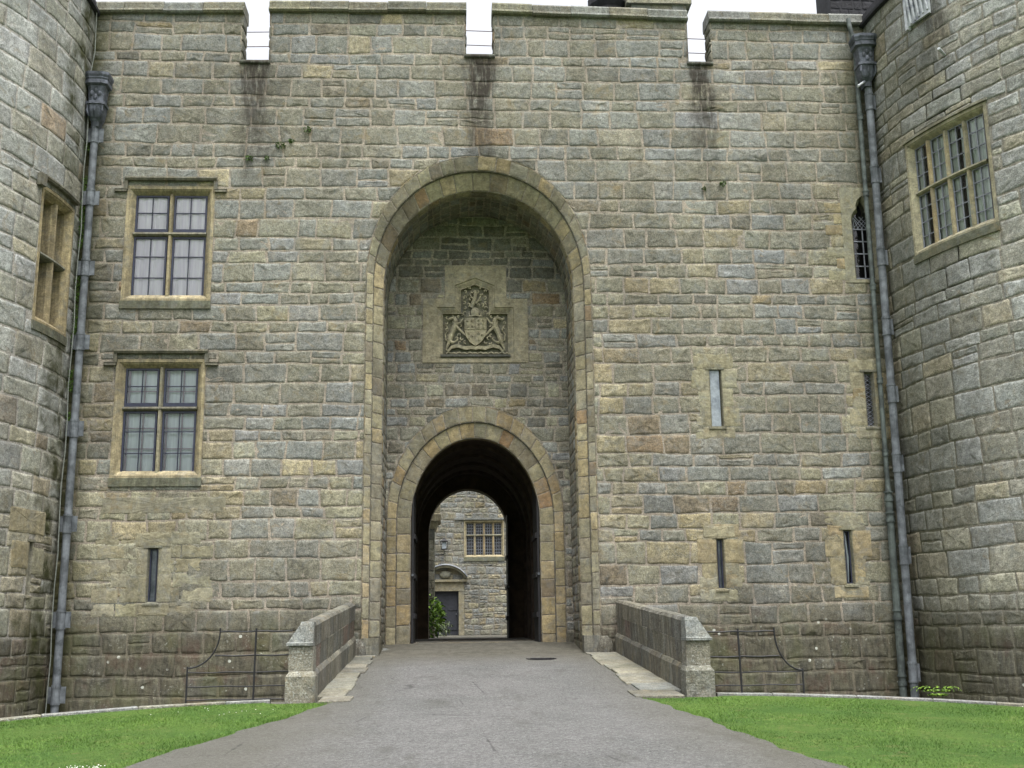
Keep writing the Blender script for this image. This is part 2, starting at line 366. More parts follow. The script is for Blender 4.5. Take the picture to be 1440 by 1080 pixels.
def masonry(mb, P, u0, u1, z0, z1, holes, colf, ch=(.3, .46), sw=(.36, .95), h=.009, mort=.011, wander=.022, courses=None, split=.12, rough=1.0, seed=None, uniq=None, jit=1.0):
    r = random.Random(seed) if seed is not None else rnd
    if courses is None:
        courses = [z0]
        while courses[-1] < z1-ch[0]*.8: courses.append(courses[-1]+r.uniform(*ch))
        courses[-1] = z1
    ws = []
    for k in range(len(courses)):
        A = wander if 0 < k < len(courses)-1 else 0
        a, b, c_, d_ = r.uniform(.5, 1.1), r.uniform(1.6, 3.1), r.uniform(0, 6), r.uniform(0, 6)
        ws.append(lambda u, A=A, a=a, b=b, c_=c_, d_=d_: A*(math.sin(a*u+c_)+.6*math.sin(b*u+d_)))
    for k in range(len(courses)-1):
        za, zb = courses[k], courses[k+1]; hgt = zb-za
        js = [u0+(0 if k % 2 else -r.uniform(0, sw[0]))]
        while js[-1] < u1:
            js.append(js[-1]+max(.16, min(sw[1], r.triangular(sw[0], sw[1], (sw[0]*1.4+sw[1])/2.4)*(.7+.3*hgt/.38))))
        sl = [r.uniform(-.02, .02)*jit for _ in js]
        for i in range(len(js)-1):
            a, b = max(js[i], u0), min(js[i+1], u1)
            if b-a < .06: continue
            sa = sl[i] if js[i] > u0 else 0; sb = sl[i+1] if js[i+1] < u1 else 0
            j = lambda: r.uniform(-.012, .012)*jit
            q = [(a+sa, za+ws[k](a)+j()), (b+sb, za+ws[k](b)+j()), (b-sb, zb+ws[k+1](b)+j()), (a-sa, zb+ws[k+1](a)+j())]
            cells = [q]
            if hgt > .3 and r.random() < split:
                t = r.uniform(.35, .65)
                ml = (q[0][0]+(q[3][0]-q[0][0])*t, q[0][1]+(q[3][1]-q[0][1])*t); mr = (q[1][0]+(q[2][0]-q[1][0])*t, q[1][1]+(q[2][1]-q[1][1])*t)
                cells = [[q[0], q[1], mr, ml], [ml, mr, q[2], q[3]]]
            for c in cells:
                ok = True
                for hl in holes:
                    if not hit(c, hl): continue
                    if not (any(inside(v, hl) for v in c) or any(inside(v, c) for v in hl) or inside((sum(v[0] for v in c)/4, sum(v[1] for v in c)/4), hl)):
                        # edges may still cross
                        best = max((clip(c, hl[e], hl[(e+1) % len(hl)]) for e in range(len(hl))), key=lambda p: area(p) if len(p) > 2 else 0)
                        if len(best) > 2 and area(best) > area(c)*.985: continue
                    else:
                        best = max((clip(c, hl[e], hl[(e+1) % len(hl)]) for e in range(len(hl))), key=lambda p: area(p) if len(p) > 2 else 0)
                    if len(best) < 3 or area(best) < .012: ok = False; break
                    c = best
                if ok:
                    cu = sum(v[0] for v in c)/len(c); cz = sum(v[1] for v in c)/len(c)
                    stone(mb, P, c, colf(cu, cz), h, mort, rough)

def sheet_cdt(mb, P, outer, holes, d=0., grid=None):
    vs = []; es = []
    for lp in [outer]+holes:
        s0 = len(vs); vs += [Vector(q) for q in lp]; n = len(lp); es += [(s0+i, s0+(i+1) % n) for i in range(n)]
    if grid:
        b = bbox(outer); nu = int((b[1]-b[0])/grid)
        nz = max(1, int((b[3]-b[2])/2.0))
        for i in range(1, nu):
            for j in range(1, nz): vs.append(Vector((b[0]+(b[1]-b[0])*i/nu, b[2]+(b[3]-b[2])*j/nz)))
            for z in (b[2], b[3]): vs.append(Vector((b[0]+(b[1]-b[0])*i/nu, z)))
    rv, re, rf, *_ = delaunay_2d_cdt(vs, es, [], 0, 1e-6)
    ids = [mb.V(P(q.x, q.y, d)) for q in rv]
    for f in rf:
        c = (sum(rv[i].x for i in f)/len(f), sum(rv[i].y for i in f)/len(f))
        if inside(c, outer) and not any(inside(c, h) for h in holes): mb.F(*[ids[i] for i in f])
def sheet(mb, P, u0, u1, nu, z0, z1, nz, d=0.):
    g = [[mb.V(P(u0+(u1-u0)*i/nu, z0+(z1-z0)*j/nz, d)) for i in range(nu+1)] for j in range(nz+1)]
    for j in range(nz):
        for i in range(nu): mb.F(g[j][i], g[j][i+1], g[j+1][i+1], g[j+1][i])

# stone colours (albedo)
KB = .7; MEAN = lin(130, 131, 124)
def LK(r, g, b, t=.42):
    c = lin(r, g, b); return tuple((c[i]*(1-t)+MEAN[i]*t)*KB for i in range(3))+(1,)
GREY = [LK(130, 133, 130), LK(142, 144, 140), LK(120, 122, 118), LK(136, 138, 138), LK(126, 128, 122)]
TAN = [LK(128, 122, 100), LK(138, 132, 110), LK(118, 113, 92), LK(124, 120, 102), LK(132, 130, 112)]
OCH = [LK(166, 150, 106), LK(156, 142, 104), LK(172, 158, 118), LK(150, 130, 86), LK(160, 148, 112)]
PALE = [LK(160, 154, 122), LK(154, 150, 124), LK(148, 142, 110)]
BRN = [LK(112, 94, 66), LK(124, 98, 62), LK(104, 92, 72), LK(142, 108, 62)]
DRK = [LK(84, 80, 66), LK(78, 74, 62), LK(96, 88, 70), LK(90, 88, 76)]
RED = [LK(104, 66, 48), LK(122, 84, 60)]
def pick(wts, r=rnd):
    t = r.random()*sum(w_ for w_, _ in wts)
    for w_, p in wts:
        t -= w_
        if t <= 0: break
    c = r.choice(p); k = r.uniform(.89, 1.11)
    return (c[0]*k*r.uniform(.98, 1.02), c[1]*k, c[2]*k*r.uniform(.97, 1.03), 1)
def warm(c, k=1.2, w_=.1): return (c[0]*k*(1+w_), c[1]*k, c[2]*k*(1-w_*1.6), 1)
def fld(x, z): return math.sin(x*.9+z*.55+1)+math.sin(z*1.1-x*.4)+.7*math.sin(x*2.1+2)*math.sin(z*1.7)
def wall_col(x, z):
    c = wall_col0(x, z); f = fld(x, z); k = 1+.07*f+.05*math.sin(x*.35+z*.8)
    t = max(0, min(.5, .22-.2*f)); T_ = TAN[1]
    return tuple((c[i]*(1-t)+T_[i]*t)*k for i in range(3))+(1,)
def wall_col0(x, z):
    if z > 13.2: return pick([(5, GREY), (5, TAN), (.5, OCH), (.8, DRK), (.3, BRN)])
    if z < 1.75: return pick([(3, TAN), (3, DRK), (1, GREY), (.7, RED)])
    if z < 2.4: return pick([(4, TAN), (2, GREY), (1, PALE), (1, DRK)])
    dx = min(abs(x+2.4), abs(x-3.9))
    if dx < .75 and z < 10: return pick([(3, OCH), (4, PALE), (1.5, GREY), (1.4, BRN)] if z < 5.5 else [(2, OCH), (4, PALE), (2, TAN), (2, GREY)])
    if -8.8 < x < -5.0 and z < 4.9: return pick([(3, OCH), (6, PALE), (1.5, TAN), (.5, BRN)])
    if 3.3 < x < 10.4 and z < 5.0:
        n = min(abs(x-6.4), abs(x-9.5))
        if n < .75: return pick([(5, OCH), (3, PALE), (1, BRN)])
        return pick([(6, GREY), (2, TAN), (1, OCH), (.6, BRN)])
    if min(abs(x-6.5), abs(x-10.35)) < .65 and 6.2 < z < 8.2: return pick([(5, PALE), (2, OCH)])
    if x > 9.3 and 9.9 < z < 13: return pick([(3, OCH), (4, PALE), (1, TAN)])
    if x < -8.3: return pick([(3, TAN), (3, OCH), (2, DRK), (1, BRN)])
    if x > 4 and z > 8: return pick([(3, GREY), (6, TAN), (.8, OCH), (.5, DRK)])
    return pick([(6, GREY), (4, TAN), (1.6, PALE), (.5, OCH), (.5, BRN)])

# ------------------------------------------------------------------ ground profile
ZP = [(-60, -2.2), (0, 0), (12, .27), (19, .52), (27, 1.02), (29.2, 1.25), (31, 1.28), (39, 1.3), (60, 1.33), (90, 1.35)]
def zp(y):
    for (a, za), (b, zb) in zip(ZP, ZP[1:]):
        if y <= b: return za+(zb-za)*max(0, (y-a))/(b-a)
    return ZP[-1][1]
def zl(x, y):
    """lawn: falls away gently on both sides of the drive"""
    base = zp(min(y, 19)); d = max(0, -2.2-x, x-3.4)
    return base-.012*d*min(1, max(0, y)/12)-.0035*d*d*(1 if x < 0 else .8)*min(1, max(0, y)/15)
KERB = [(-40, 4.0), (-14, 13.6), (-10, 15.6), (-8.2, 16.7), (-7.0, 17.6), (-6.2, 18.15), (-4.9, 18.65), (-3.6, 18.85), (-2.9, 18.9)]
KERBR = [(4.3, 18.9), (5.2, 18.85), (6.5, 18.6), (7.6, 18.25), (9.3, 17.5), (11.5, 16.2), (15, 13.8), (40, 4.0)]
def kerb_y(x):
    P_ = KERB+KERBR
    for (a, ya), (b, yb) in zip(P_, P_[1:]):
        if x <= b: return ya+(yb-ya)*(x-a)/(b-a)
    return 4.
EDL = [(-12, -7.2), (0, -6.2), (6, -5.0), (9, -4.25), (12.2, -3.38), (14.8, -2.72), (16.8, -2.2), (18.2, -1.95), (19.2, -1.82)]
EDR = [(-12, 6.2), (0, 5.2), (6, 4.5), (9, 4.0), (11.4, 3.72), (13.4, 3.5), (16.0, 3.3), (18.2, 3.02), (19.2, 2.95)]
def ed(E, y):
    for (a, xa), (b, xb) in zip(E, E[1:]):
        if y <= b: return xa+(xb-xa)*max(0, y-a)/(b-a)
    return E[-1][1]
#ENDHEAD
# ------------------------------------------------------------------ arches
def archpt(A, s):
    """A = cx, hw, zs, rise, p, zb; s along the outline from left jamb foot to right jamb foot"""
    cx, hw, zs, rise, p, zb = A; Lj = zs-zb; La = ARC
    if s <= Lj: return (cx-hw, zb+s)
    if s >= Lj+La: return (cx+hw, zs-(s-Lj-La))
    a = (s-Lj)/La*math.pi; c, q = math.cos(a), math.sin(a)
    return (cx-hw*math.copysign(abs(c)**(2/p), c), zs+rise*abs(q)**(2/p))
def outline(A, n=28):
    cx, hw, zs, rise, p, zb = A; Lj = zs-zb
    return [archpt(A, 0)]+[archpt(A, Lj+ARC*i/n) for i in range(n+1)]+[archpt(A, 2*Lj+ARC)]
def total(A): return 2*(A[2]-A[5])+ARC
ARC = 8.2
def bandP(A, ya, B, yb, wd):
    def f(s, v):
        a, b = archpt(A, s), archpt(B, s); t = v/wd
        return Vector((a[0]+(b[0]-a[0])*t, ya+(yb-ya)*t, a[1]+(b[1]-a[1])*t))
    def P(s, v, d):
        p = f(s, v)
        if d:
            ds = f(s+.03, v)-f(s-.03, v); dv = f(s, v+.01)-f(s, v-.01)
            n = ds.cross(dv).normalized()
            if n.y > 0: n = -n
            p = p+n*d
        return p
    return P
def soffP(A, y0):
    def P(v, s, d):
        a = archpt(A, s); e = .03; b0 = archpt(A, s-e); b1 = archpt(A, s+e)
        tx, tz = b1[0]-b0[0], b1[1]-b0[1]; l = math.hypot(tx, tz)+1e-9
        nx, nz = tz/l, -tx/l                      # to the right of travel = towards the middle
        return Vector((a[0]+nx*d, y0+v, a[1]+nz*d))
    return P
def circ_holes(A, n=22): return list(reversed(outline(A, n)))   # CCW

Z0 = -.7                                    # ditch floor
PW = lambda u, z, d=0.: Vector((u, 27-d, z))
PB = lambda u, z, d=0.: Vector((u, 29.2-d, z))
O_OUT = (.68, 2.78, 10.0, 3.36, 2.15, .6); O_GRV = (.68, 2.62, 10.0, 3.0, 2.1, .6); O_IN = (.68, 2.38, 10.0, 2.58, 2.05, .6)
G_OUT = (.6, 2.27, 4.4, 2.93, 2.0, .9); G_GRV = (.6, 2.02, 4.4, 2.5, 2.0, .9); G_IN = (.6, 1.66, 4.4, 2.1, 2.0, .9)
FAR = (.55, 1.36, 4.9, 1.5, 2.0, .9)

gate = thing('castle_gatehouse', (.68, 27, 1.0), 'tall battlemented gatehouse wall of grey and tan stone blocks with a deep arched entrance', 'gatehouse')

# openings in the front face (wall coordinates)
W1 = (-8.05, -5.9, 9.52, 12.5); W2 = (-8.05, -5.93, 5.18, 8.07)
SL = (-7.06, -6.82, 2.3, 3.56); BL = (6.34, 6.63, 6.37, 7.8); LT = (10.22, 10.45, 6.36, 7.74)
S3 = (6.3, 6.48, 2.47, 3.66); S4 = (9.4, 9.6, 2.54, 3.84); LN = (9.95, 11.0, 10.05, 12.55)
CREN = [(-5.4, -4.67, 15.95), (.35, 1.11, 16.2), (6.18, 6.83, 16.07)]
def grow(r, g): return rect(r[0]-g, r[1]+g, r[2]-g, r[3]+g)
holes_s = [grow(W1, -.01), grow(W2, -.01)]+[grow(r, .0) for r in (SL, BL, LT, S3, S4)]+[rect(*LN)]
archhole = circ_holes(O_OUT, 30)
cren_h = [rect(a, b, z, 18.5) for a, b, z in CREN]
mb = MB()
for (ua, ub, za, zb), sd_ in (((-9.35, .68, Z0, 13.3), 5), ((.68, 11.05, Z0, 13.3), 15), ((-9.35, 11.05, 13.3, 17.34), 25)):
    masonry(mb, PW, ua, ub, za, zb, holes_s+[archhole]+cren_h, wall_col, ch=(.27, .52), sw=(.36, 1.15), seed=sd_, split=.05, rough=1.25, mort=.0085, wander=.02)
mb.build('stonework', 'stone', gate)
mb = MB()
sheet_cdt(mb, PW, rect(-9.4, 11.1, Z0, 17.34), holes_s+[archhole]+cren_h, .0015)
# crenel floors, merlon sides and backs
topz = [(-9.4, -5.4), (-4.67, .35), (1.11, 6.18), (6.83, 11.1)]
for a, b in topz:
    mb.quad((a, 27.6, 15.6), (a, 27.6, 17.34), (b, 27.6, 17.34), (b, 27.6, 15.6))
    mb.quad((a, 27, 15.9), (a, 27, 17.34), (a, 27.6, 17.34), (a, 27.6, 15.9)); mb.quad((b, 27, 15.9), (b, 27, 17.34), (b, 27.6, 17.34), (b, 27.6, 15.9))
    mb.quad((a, 27, 17.34), (b, 27, 17.34), (b, 27.6, 17.34), (a, 27.6, 17.34))
mb.build('mortar', 'mortar', gate)
for a, b, z in CREN:                                              # rough stones lining each gap
    mb = MB()
    for x, sg in ((a, 1), (b, -1)):
        PR = lambda u, q, d, x=x, sg=sg: Vector((x+sg*d*1.2, 27.0+u, q))
        masonry(mb, PR, -.02, .6, z, 17.34, [], lambda u, q: pick([(3, DRK), (3, TAN), (1, BRN)]), ch=(.22, .4), sw=(.3, .7), h=.03)
    mb.cc = LK(74, 80, 62); mb.box(a-.02, b+.02, 26.95, 27.62, z-.09, z)
    mb.build('crenel_lining', 'stone', gate)
COP = stone_mat('coping_stone', .9, bump=.5, runs=.2)
for (a, b), (za, zb) in zip(topz, ((17.53, 17.6), (17.65, 17.7), (17.69, 17.57), (17.56, 17.52))):
    mb = MB(); n = max(2, int((b-a)/.95)); prof = [(27.02, -.34), (26.9, -.34), (26.86, -.30), (26.87, -.245), (26.96, -.2), (26.95, -.05), (26.98, .0), (27.62, .0), (27.66, -.2), (27.64, -.34)]
    for i in range(n):
        x0 = a-(.05 if i == 0 else 0)+(b-a)*i/n+.005; x1 = a+(b-a)*(i+1)/n-.005+(.05 if i == n-1 else 0)
        mb.cc = pick([(3, TAN), (2, GREY), (1, PALE)]); j = rnd.uniform(-.012, .012)
        z0_, z1_ = za+(zb-za)*i/n+j, za+(zb-za)*(i+1)/n+j
        if a < -9: x0 = max(x0, -9.35)
        mb.rings([[(x, y, z+q) for y, q in prof] for x, z in ((x0, z0_), (x1, z1_))], True, True, True)
    mb.build('coping', COP, gate)
mb = MB(); mb.box(-9.4, 11.1, 27.6, 39.5, 15.4, 15.6); mb.build('roof', 'lead_dark', gate)

# ---- great arch: moulded bands, reveal and recessed wall
def dress_col(s=0, v=0):
    return warm(pick([(3, OCH), (5, PALE), (2.5, TAN), (.5, BRN), (.8, GREY)]), 1.15, .05)
def dress_hi(s, v):
    return warm(pick([(3, TAN), (3, PALE), (1.5, OCH), (.4, BRN)]), 1.18, .045)
T = total(O_OUT)
def band(A, ya, B, yb, wd, name, sw_, cf, parent, hh=.012, n=150, mat='dress'):
    P = bandP(A, ya, B, yb, wd); T = total(A)
    mb = MB(); masonry(mb, P, 0, T, 0, wd, [], cf, courses=[0, wd], sw=sw_, h=hh, mort=.005, wander=0, rough=.35, split=0, jit=.4)
    mb.build(name, mat, parent)
    mb = MB(); mb.cc = (1, 1, 1, 1); sheet(mb, P, 0, T, n, 0, wd, 1, -.004)
    return mb
def merge(mbs, name, mat, parent):
    o = MB()
    for q in mbs:
        k = len(o.v); o.v += q.v; o.c += q.c; o.f += [tuple(i+k for i in f) for f in q.f]
    return o.build(name, mat, parent)
Q0 = (.68, 3.03, 10.0, 3.62, 2.15, .6)
b1 = band(O_OUT, 26.955, O_GRV, 27.06, .27, 'hood_band', (.3, .62), dress_hi, gate, .012)
b2 = band(O_GRV, 27.12, O_IN, 27.36, .36, 'arch_moulding', (.3, .62), dress_hi, gate, .012)
b0 = band(O_GRV, 27.05, (O_GRV[0], O_GRV[1]-.012, 10., 2.988, 2.1, .6), 27.125, .08, 'arch_groove', (.4, .7), lambda s, v: LK(96, 90, 70), gate, .003)
b3 = band((.68, 2.795, 10., 3.375, 2.15, .6), 27.02, O_OUT, 26.95, .07, 'hood_edge', (.3, .62), dress_hi, gate, .004)
merge([b0, b1, b2, b3], 'arch_backing', 'mortar', gate)
PS = soffP(O_IN, 27.36)
mb = MB(); TI = total(O_IN)
masonry(mb, PS, 0, .42, 0, TI, [], dress_col, ch=(.34, .5), sw=(.42, .43), mort=.006, rough=.4, h=.008, wander=0, split=0)
masonry(mb, PS, .42, 1.84, 0, TI, [], lambda u, s: pick([(4, TAN), (2, GREY), (2, DRK), (1, PALE), (1, BRN)]), ch=(.17, .3), sw=(.25, .6), mort=.01, h=.012, wander=.01)
mb.build('reveal_stonework', 'stone', gate)
mb = MB(); sheet(mb, PS, 0, 1.86, 3, 0, TI, 160, -.0); mb.build('reveal_mortar', 'mortar', gate)
# recessed wall
PAN_OUT = [(-.78, 8.5), (2.02, 8.5), (2.02, 10.25), (1.45, 10.25), (1.45, 11.18), (-.18, 11.18), (-.18, 10.25), (-.76, 10.25)]
PAN_IN = [(-.24, 8.73), (1.49, 8.73), (1.49, 9.86), (.99, 9.86), (.99, 10.52), (.62, 10.67), (.24, 10.52), (.24, 9.86), (-.24, 9.86)]
gh = circ_holes(G_OUT, 24)
pan_holes = [rect(-.78, 2.02, 8.5, 10.25), rect(-.18, 1.45, 10.2, 11.18)]
def rec_col(x, z):
    if z > 10.8: return pick([(4, DRK), (3, TAN), (1, GREY)])
    return warm(pick([(5, TAN), (3, GREY), (1.5, PALE), (.9, BRN), (1, DRK), (.3, OCH)]), 1.18, .0)
mb = MB(); masonry(mb, PB, -1.95, 3.35, .9, 13, [gh]+pan_holes, rec_col, ch=(.2, .42), sw=(.3, .85), seed=8, mort=.015, split=.25, rough=1.3)
mb.build('recess_stonework', 'tower_stone_r', gate)
mb = MB(); sheet_cdt(mb, PB, rect(-2, 3.4, .9, 13.1), [gh, PAN_OUT], 0); mb.build('recess_mortar', 'recess_mortar', gate)
# gate arch
def g_col(s, v): return warm(pick([(3, TAN), (4, OCH), (2.5, PALE), (1.0, BRN)]), 1.15, .08)
g1 = band(G_OUT, 29.165, G_GRV, 29.19, .3, 'gate_arch_outer_band', (.36, .62), g_col, gate, .012)
g2 = band(G_GRV, 29.24, G_IN, 29.3, .38, 'gate_arch_inner_band', (.36, .62), g_col, gate, .012)
g3 = band(G_GRV, 29.18, (.6, 2.01, 4.4, 2.49, 2., .9), 29.25, .07, 'gate_arch_groove', (.4, .7), lambda s, v: LK(92, 84, 66), gate, .002)
g4 = band((.6, 2.275, 4.4, 2.94, 2., .9), 29.22, G_OUT, 29.16, .06, 'gate_arch_edge', (.36, .62), g_col, gate, .003)
PS2 = soffP(G_IN, 29.3)
mb = MB(); masonry(mb, PS2, 0, .3, 0, total(G_IN), [], g_col, ch=(.36, .5), sw=(.3, .31), mort=.005, rough=.3, h=.006, wander=0, split=0)
mb.build('gate_reveal', 'dress', gate)
mb = MB(); sheet(mb, PS2, 0, .32, 1, 0, total(G_IN), 100); merge([g1, g2, g3, g4, mb], 'gate_arch_backing', 'mortar', gate)

# ---- passage behind the gate
VA = (.62, 1.86, 4.6, 2.3, 2.0, .9)
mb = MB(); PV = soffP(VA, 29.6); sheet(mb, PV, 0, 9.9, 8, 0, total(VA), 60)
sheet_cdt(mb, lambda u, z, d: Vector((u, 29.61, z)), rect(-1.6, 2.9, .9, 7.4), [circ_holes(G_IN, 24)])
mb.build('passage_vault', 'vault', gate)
for k in range(5):                                              # ribs across the vault
    mb = MB()
    A1 = VA; A2 = (VA[0], VA[1]-.09, VA[2], VA[3]-.09, 2., .9); y = 31.0+k*1.8
    T_ = total(VA)
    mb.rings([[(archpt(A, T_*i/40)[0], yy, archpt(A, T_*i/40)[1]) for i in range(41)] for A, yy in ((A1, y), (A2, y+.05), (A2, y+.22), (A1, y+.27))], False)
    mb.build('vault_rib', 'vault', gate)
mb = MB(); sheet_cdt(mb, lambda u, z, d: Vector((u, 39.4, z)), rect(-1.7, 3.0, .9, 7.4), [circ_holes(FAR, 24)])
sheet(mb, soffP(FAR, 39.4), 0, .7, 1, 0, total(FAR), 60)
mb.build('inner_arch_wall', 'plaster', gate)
# gatehouse rear face
mb = MB(); sheet_cdt(mb, lambda u, z, d: Vector((u, 40.1, z)), rect(-9.4, 11.1, .9, 17.2), [circ_holes(FAR, 24)]); mb.build('rear_wall', 'court', gate)
# gate leaves folded back against the passage walls
def leaf(xh, y0, sgn, hgt, lab, W=1.5):
    a = MB(); n = 7
    for i in range(n):
        yy0 = y0+W*i/n; yy1 = y0+W*(i+1)/n-.008
        t = (i+.5)/n; z1 = hgt-(.0 if t > .5 else .0)
        zt = 4.4+2.0*math.sqrt(max(0, 1-(1-t*.97)**2))
        a.box(min(xh, xh+sgn*.055), max(xh, xh+sgn*.055), yy0, yy1, zp(29.3)+.03, min(zt, hgt))
    o = a.build('gate_leaf', 'door', gate, label=lab)
    for z in (1.9, 2.9, 3.9):
        b = MB(); b.box(min(xh+sgn*.055, xh+sgn*.1), max(xh+sgn*.055, xh+sgn*.1), y0+.02, y0+W-.05, z, z+.13); b.build('ledge', 'door', o)
    b = MB(); b.tube([(xh+sgn*.03, y0-.03, 2.98), (xh+sgn*.03, y0-.07, 2.98)], .035, 8); b.build('latch', 'lead', o)
    return o
leaf(-1.04, 29.36, 1, 6.3, 'left gate leaf folded against the passage wall'); leaf(2.24, 29.36, -1, 6.3, 'right gate leaf folded against the passage wall')
leaf(1.9, 38.2, -1, 5.4, 'far gate leaf at the courtyard end', 1.15)
# guard stones at the foot of the great arch
for x, sg in ((-2.18, 1), (3.55, -1)):
    mb = MB(); mb.cc = pick([(1, DRK)]); z = zp(26.8)-.05
    mb.rings([[(x+math.cos(a)*r*.9, 26.9+math.sin(a)*r*.75, z+h_) for a in [2*math.pi*j/12 for j in range(12)]] for r, h_ in ((.2, 0), (.22, .15), (.19, .3), (.13, .42), (.05, .47))], True, False, True)
    mb.build('guard_stone', 'parapet', gate, smooth=True)
# plinth blocks at jamb feet
for x0, x1 in ((-2.12, -1.7), (3.06, 3.5)):
    mb = MB(); mb.cc = pick([(1, TAN)]); mb.box(x0, x1, 26.9, 27.3, zp(27)-.1, zp(27)+.42)
    mb.build('jamb_plinth', 'weathered', gate)

# ------------------------------------------------------------------ windows
def rr(r, g, d, n=1):
    u0, u1, z0, z1 = r[0]+g, r[1]-g, r[2]+g, r[3]-g
    return [(u0+(u1-u0)*i/n, z0, d) for i in range(n)]+[(u1, z0, d)]+[(u1-(u1-u0)*i/n, z1, d) for i in range(n)]+[(u0, z1, d)]
def window(P, r, nl, ztr, parent, name='mullioned_window', sur=.2, nu=1, hood='label', cols=2, rows=(2, 3), inner='curtain', cc=None, label=None, mw=.13, deep=.17, sash='sash', mat='weathered'):
    cc = warm(cc or OCH[4], 1.3, .05)
    f = MB(); f.cc = cc
    prof = [(0, -.03), (0, .022), (sur*.36, .022), (sur*.44, -.0), (sur*.55, -.015), (sur, -.14), (sur, -deep-.05)]
    f.rings([[P(*q) for q in rr(r, g, d, nu)] for g, d in prof])
    u0, u1, z0, z1 = r[0]+sur, r[1]-sur, r[2]+sur*.35, r[3]-sur
    lw = ((u1-u0)-mw*(nl-1))/nl
    fr = f.build(name, mat, parent, label=label)
    for k in range(1, nl):
        uc = u0+k*lw+(k-.5)*mw; m_ = MB(); m_.cc = warm(pick([(1, PALE), (1, OCH)]), 1.2, .05)
        m_.rings([[P(uc+a, z, d) for a, d in ((-mw/2, -deep), (-mw/2, -.17), (-mw*.22, -.06), (mw*.22, -.06), (mw/2, -.17), (mw/2, -deep))] for z in (z0-.02, z1+.02)], True)
        m_.build('mullion', mat, fr)
    m_ = MB(); m_.cc = pick([(1, TAN)]) if hood else pick([(1, PALE)])
    us = [u0-.02+(u1-u0+.04)*i/max(1, nu) for i in range(max(1, nu)+1)]
    m_.rings([[P(u, ztr+a, d) for a, d in ((-.055, -deep), (-.055, -.17), (-.03, -.07), (.0, -.035), (.045, -.05), (.06, -.17), (.06, -deep))] for u in us], True)
    m_.build('transom', mat, fr)
    s_ = MB(); s_.cc = LK(88, 90, 54)
    s_.pbox(P, r[0]-.02, r[1]+.02, r[2]-.19, r[2]+.04, -.05, .05, nu, .03)
    s_.pbox(P, r[0]+.02, r[1]-.02, r[2]+.04, r[2]+.04+sur*.3, -deep, .01, nu, .05)
    s_.build('sill', mat, fr)
    if hood:
        h_ = MB(); h_.cc = LK(104, 98, 74); a, b, zt = r[0], r[1], r[3]
        pr = ((0, -.02), (.0, .1), (.05, .13), (.09, .12), (.11, .05), (.13, -.02))
        us = [a-.05+(b-a+.1)*i/max(1, nu) for i in range(max(1, nu)+1)]
        h_.rings([[P(u, zt+.13+q, d) for q, d in pr] for u in us], True, True, True)
        if hood == 'label':
            for sg, ue in ((-1, a), (1, b)):
                x0, x1 = sorted((ue-sg*.02, ue+sg*.07)); h_.pbox(P, x0, x1, zt-.1, zt+.15, -.02, .09)
                x0, x1 = sorted((ue+sg*.0, ue+sg*.3)); h_.pbox(P, x0, x1, zt-.16, zt-.09, -.02, .085, 1, .02); h_.pbox(P, x0, x1, zt-.09, zt-.05, -.02, .06, 1, .02)
        elif hood == 'stop': h_.pbox(P, a-.22, a-.02, zt-.08, zt+.2, -.02, .13)
        h_.build('hood_mould', mat, fr)
    dd = -deep
    for k in range(nl):
        a = u0+k*(lw+mw)
        for j, (za, zb) in enumerate(((z0, ztr-.055), (ztr+.06, z1))):
            nr = rows[1] if j == 0 else rows[0]; nu_ = max(1, nu//nl)
            q = MB(); b = a+lw; t = .045 if sash == 'sash' else .012
            q.rings([[P(*p) for p in rr((a, b, za, zb), g, d, nu_)] for g, d in ((0, dd+.0), (0, dd+.05), (t, dd+.05), (t, dd+.0))], True)
            if sash == 'sash': q.pbox(P, a, b, za, za+.09, dd, dd+.055, nu_)
            for c in range(1, cols): u = a+lw*c/cols; q.pbox(P, u-.011, u+.011, za, zb, dd+.005, dd+.035)
            for c in range(1, nr): z = za+(zb-za)*c/nr+.03; q.pbox(P, a, b, z-.011, z+.011, dd+.005, dd+.035, nu_)
            so = q.build('sash', sash if sash == 'sash' else 'leadcame', fr)
            g = MB(); sheet(g, P, a, b, nu_, za, zb, 1, dd+.015); g.build('pane', 'glass', fr)
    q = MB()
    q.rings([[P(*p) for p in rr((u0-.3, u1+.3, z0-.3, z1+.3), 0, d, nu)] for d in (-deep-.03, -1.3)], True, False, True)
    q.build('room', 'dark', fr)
    def cur(a, b, za, zb, d, nm, mt, amp=.02, fq=20):
        q = MB(); n = max(8, int((b-a)/.03)); g = [[q.V(P(a+(b-a)*i/n, z, d+amp*math.sin(i*fq/n*2+.8*math.sin(i*.7)))) for i in range(n+1)] for z in (za, zb)]
        for i in range(n): q.F(g[0][i], g[0][i+1], g[1][i+1], g[1][i])
        q.build(nm, mt, fr, smooth=True)
    if inner == 'curtain': cur(u0-.05, u1+.05, z0-.05, z1+.05, dd-.035, 'net_curtain', 'curtain')
    elif inner == 'sky_backing':
        cur(u0-.05, u1+.05, z0-.05, z1+.05, dd-.12, 'blind', 'sky_tone_rag', .004)  # added pale sheet, coloured to stand in for sky mirrored in the panes
        q = MB()
        for k in range(nl):
            a = u0+k*(lw+mw)
            for t in (.1, .56, .97): u = a+lw*t; q.pbox(P, u-.016, u+.016, z0, z1, dd-.06, dd-.04)
            for z in ((ztr+z1)/2-.05, ztr-.45, ztr-.95): q.pbox(P, a, a+lw, z-.012, z+.012, dd-.06, dd-.04)
        q.build('inner_sash', plain('inner_sash_paint', lin(150, 140, 150), .6), fr)
    elif inner == 'drape':
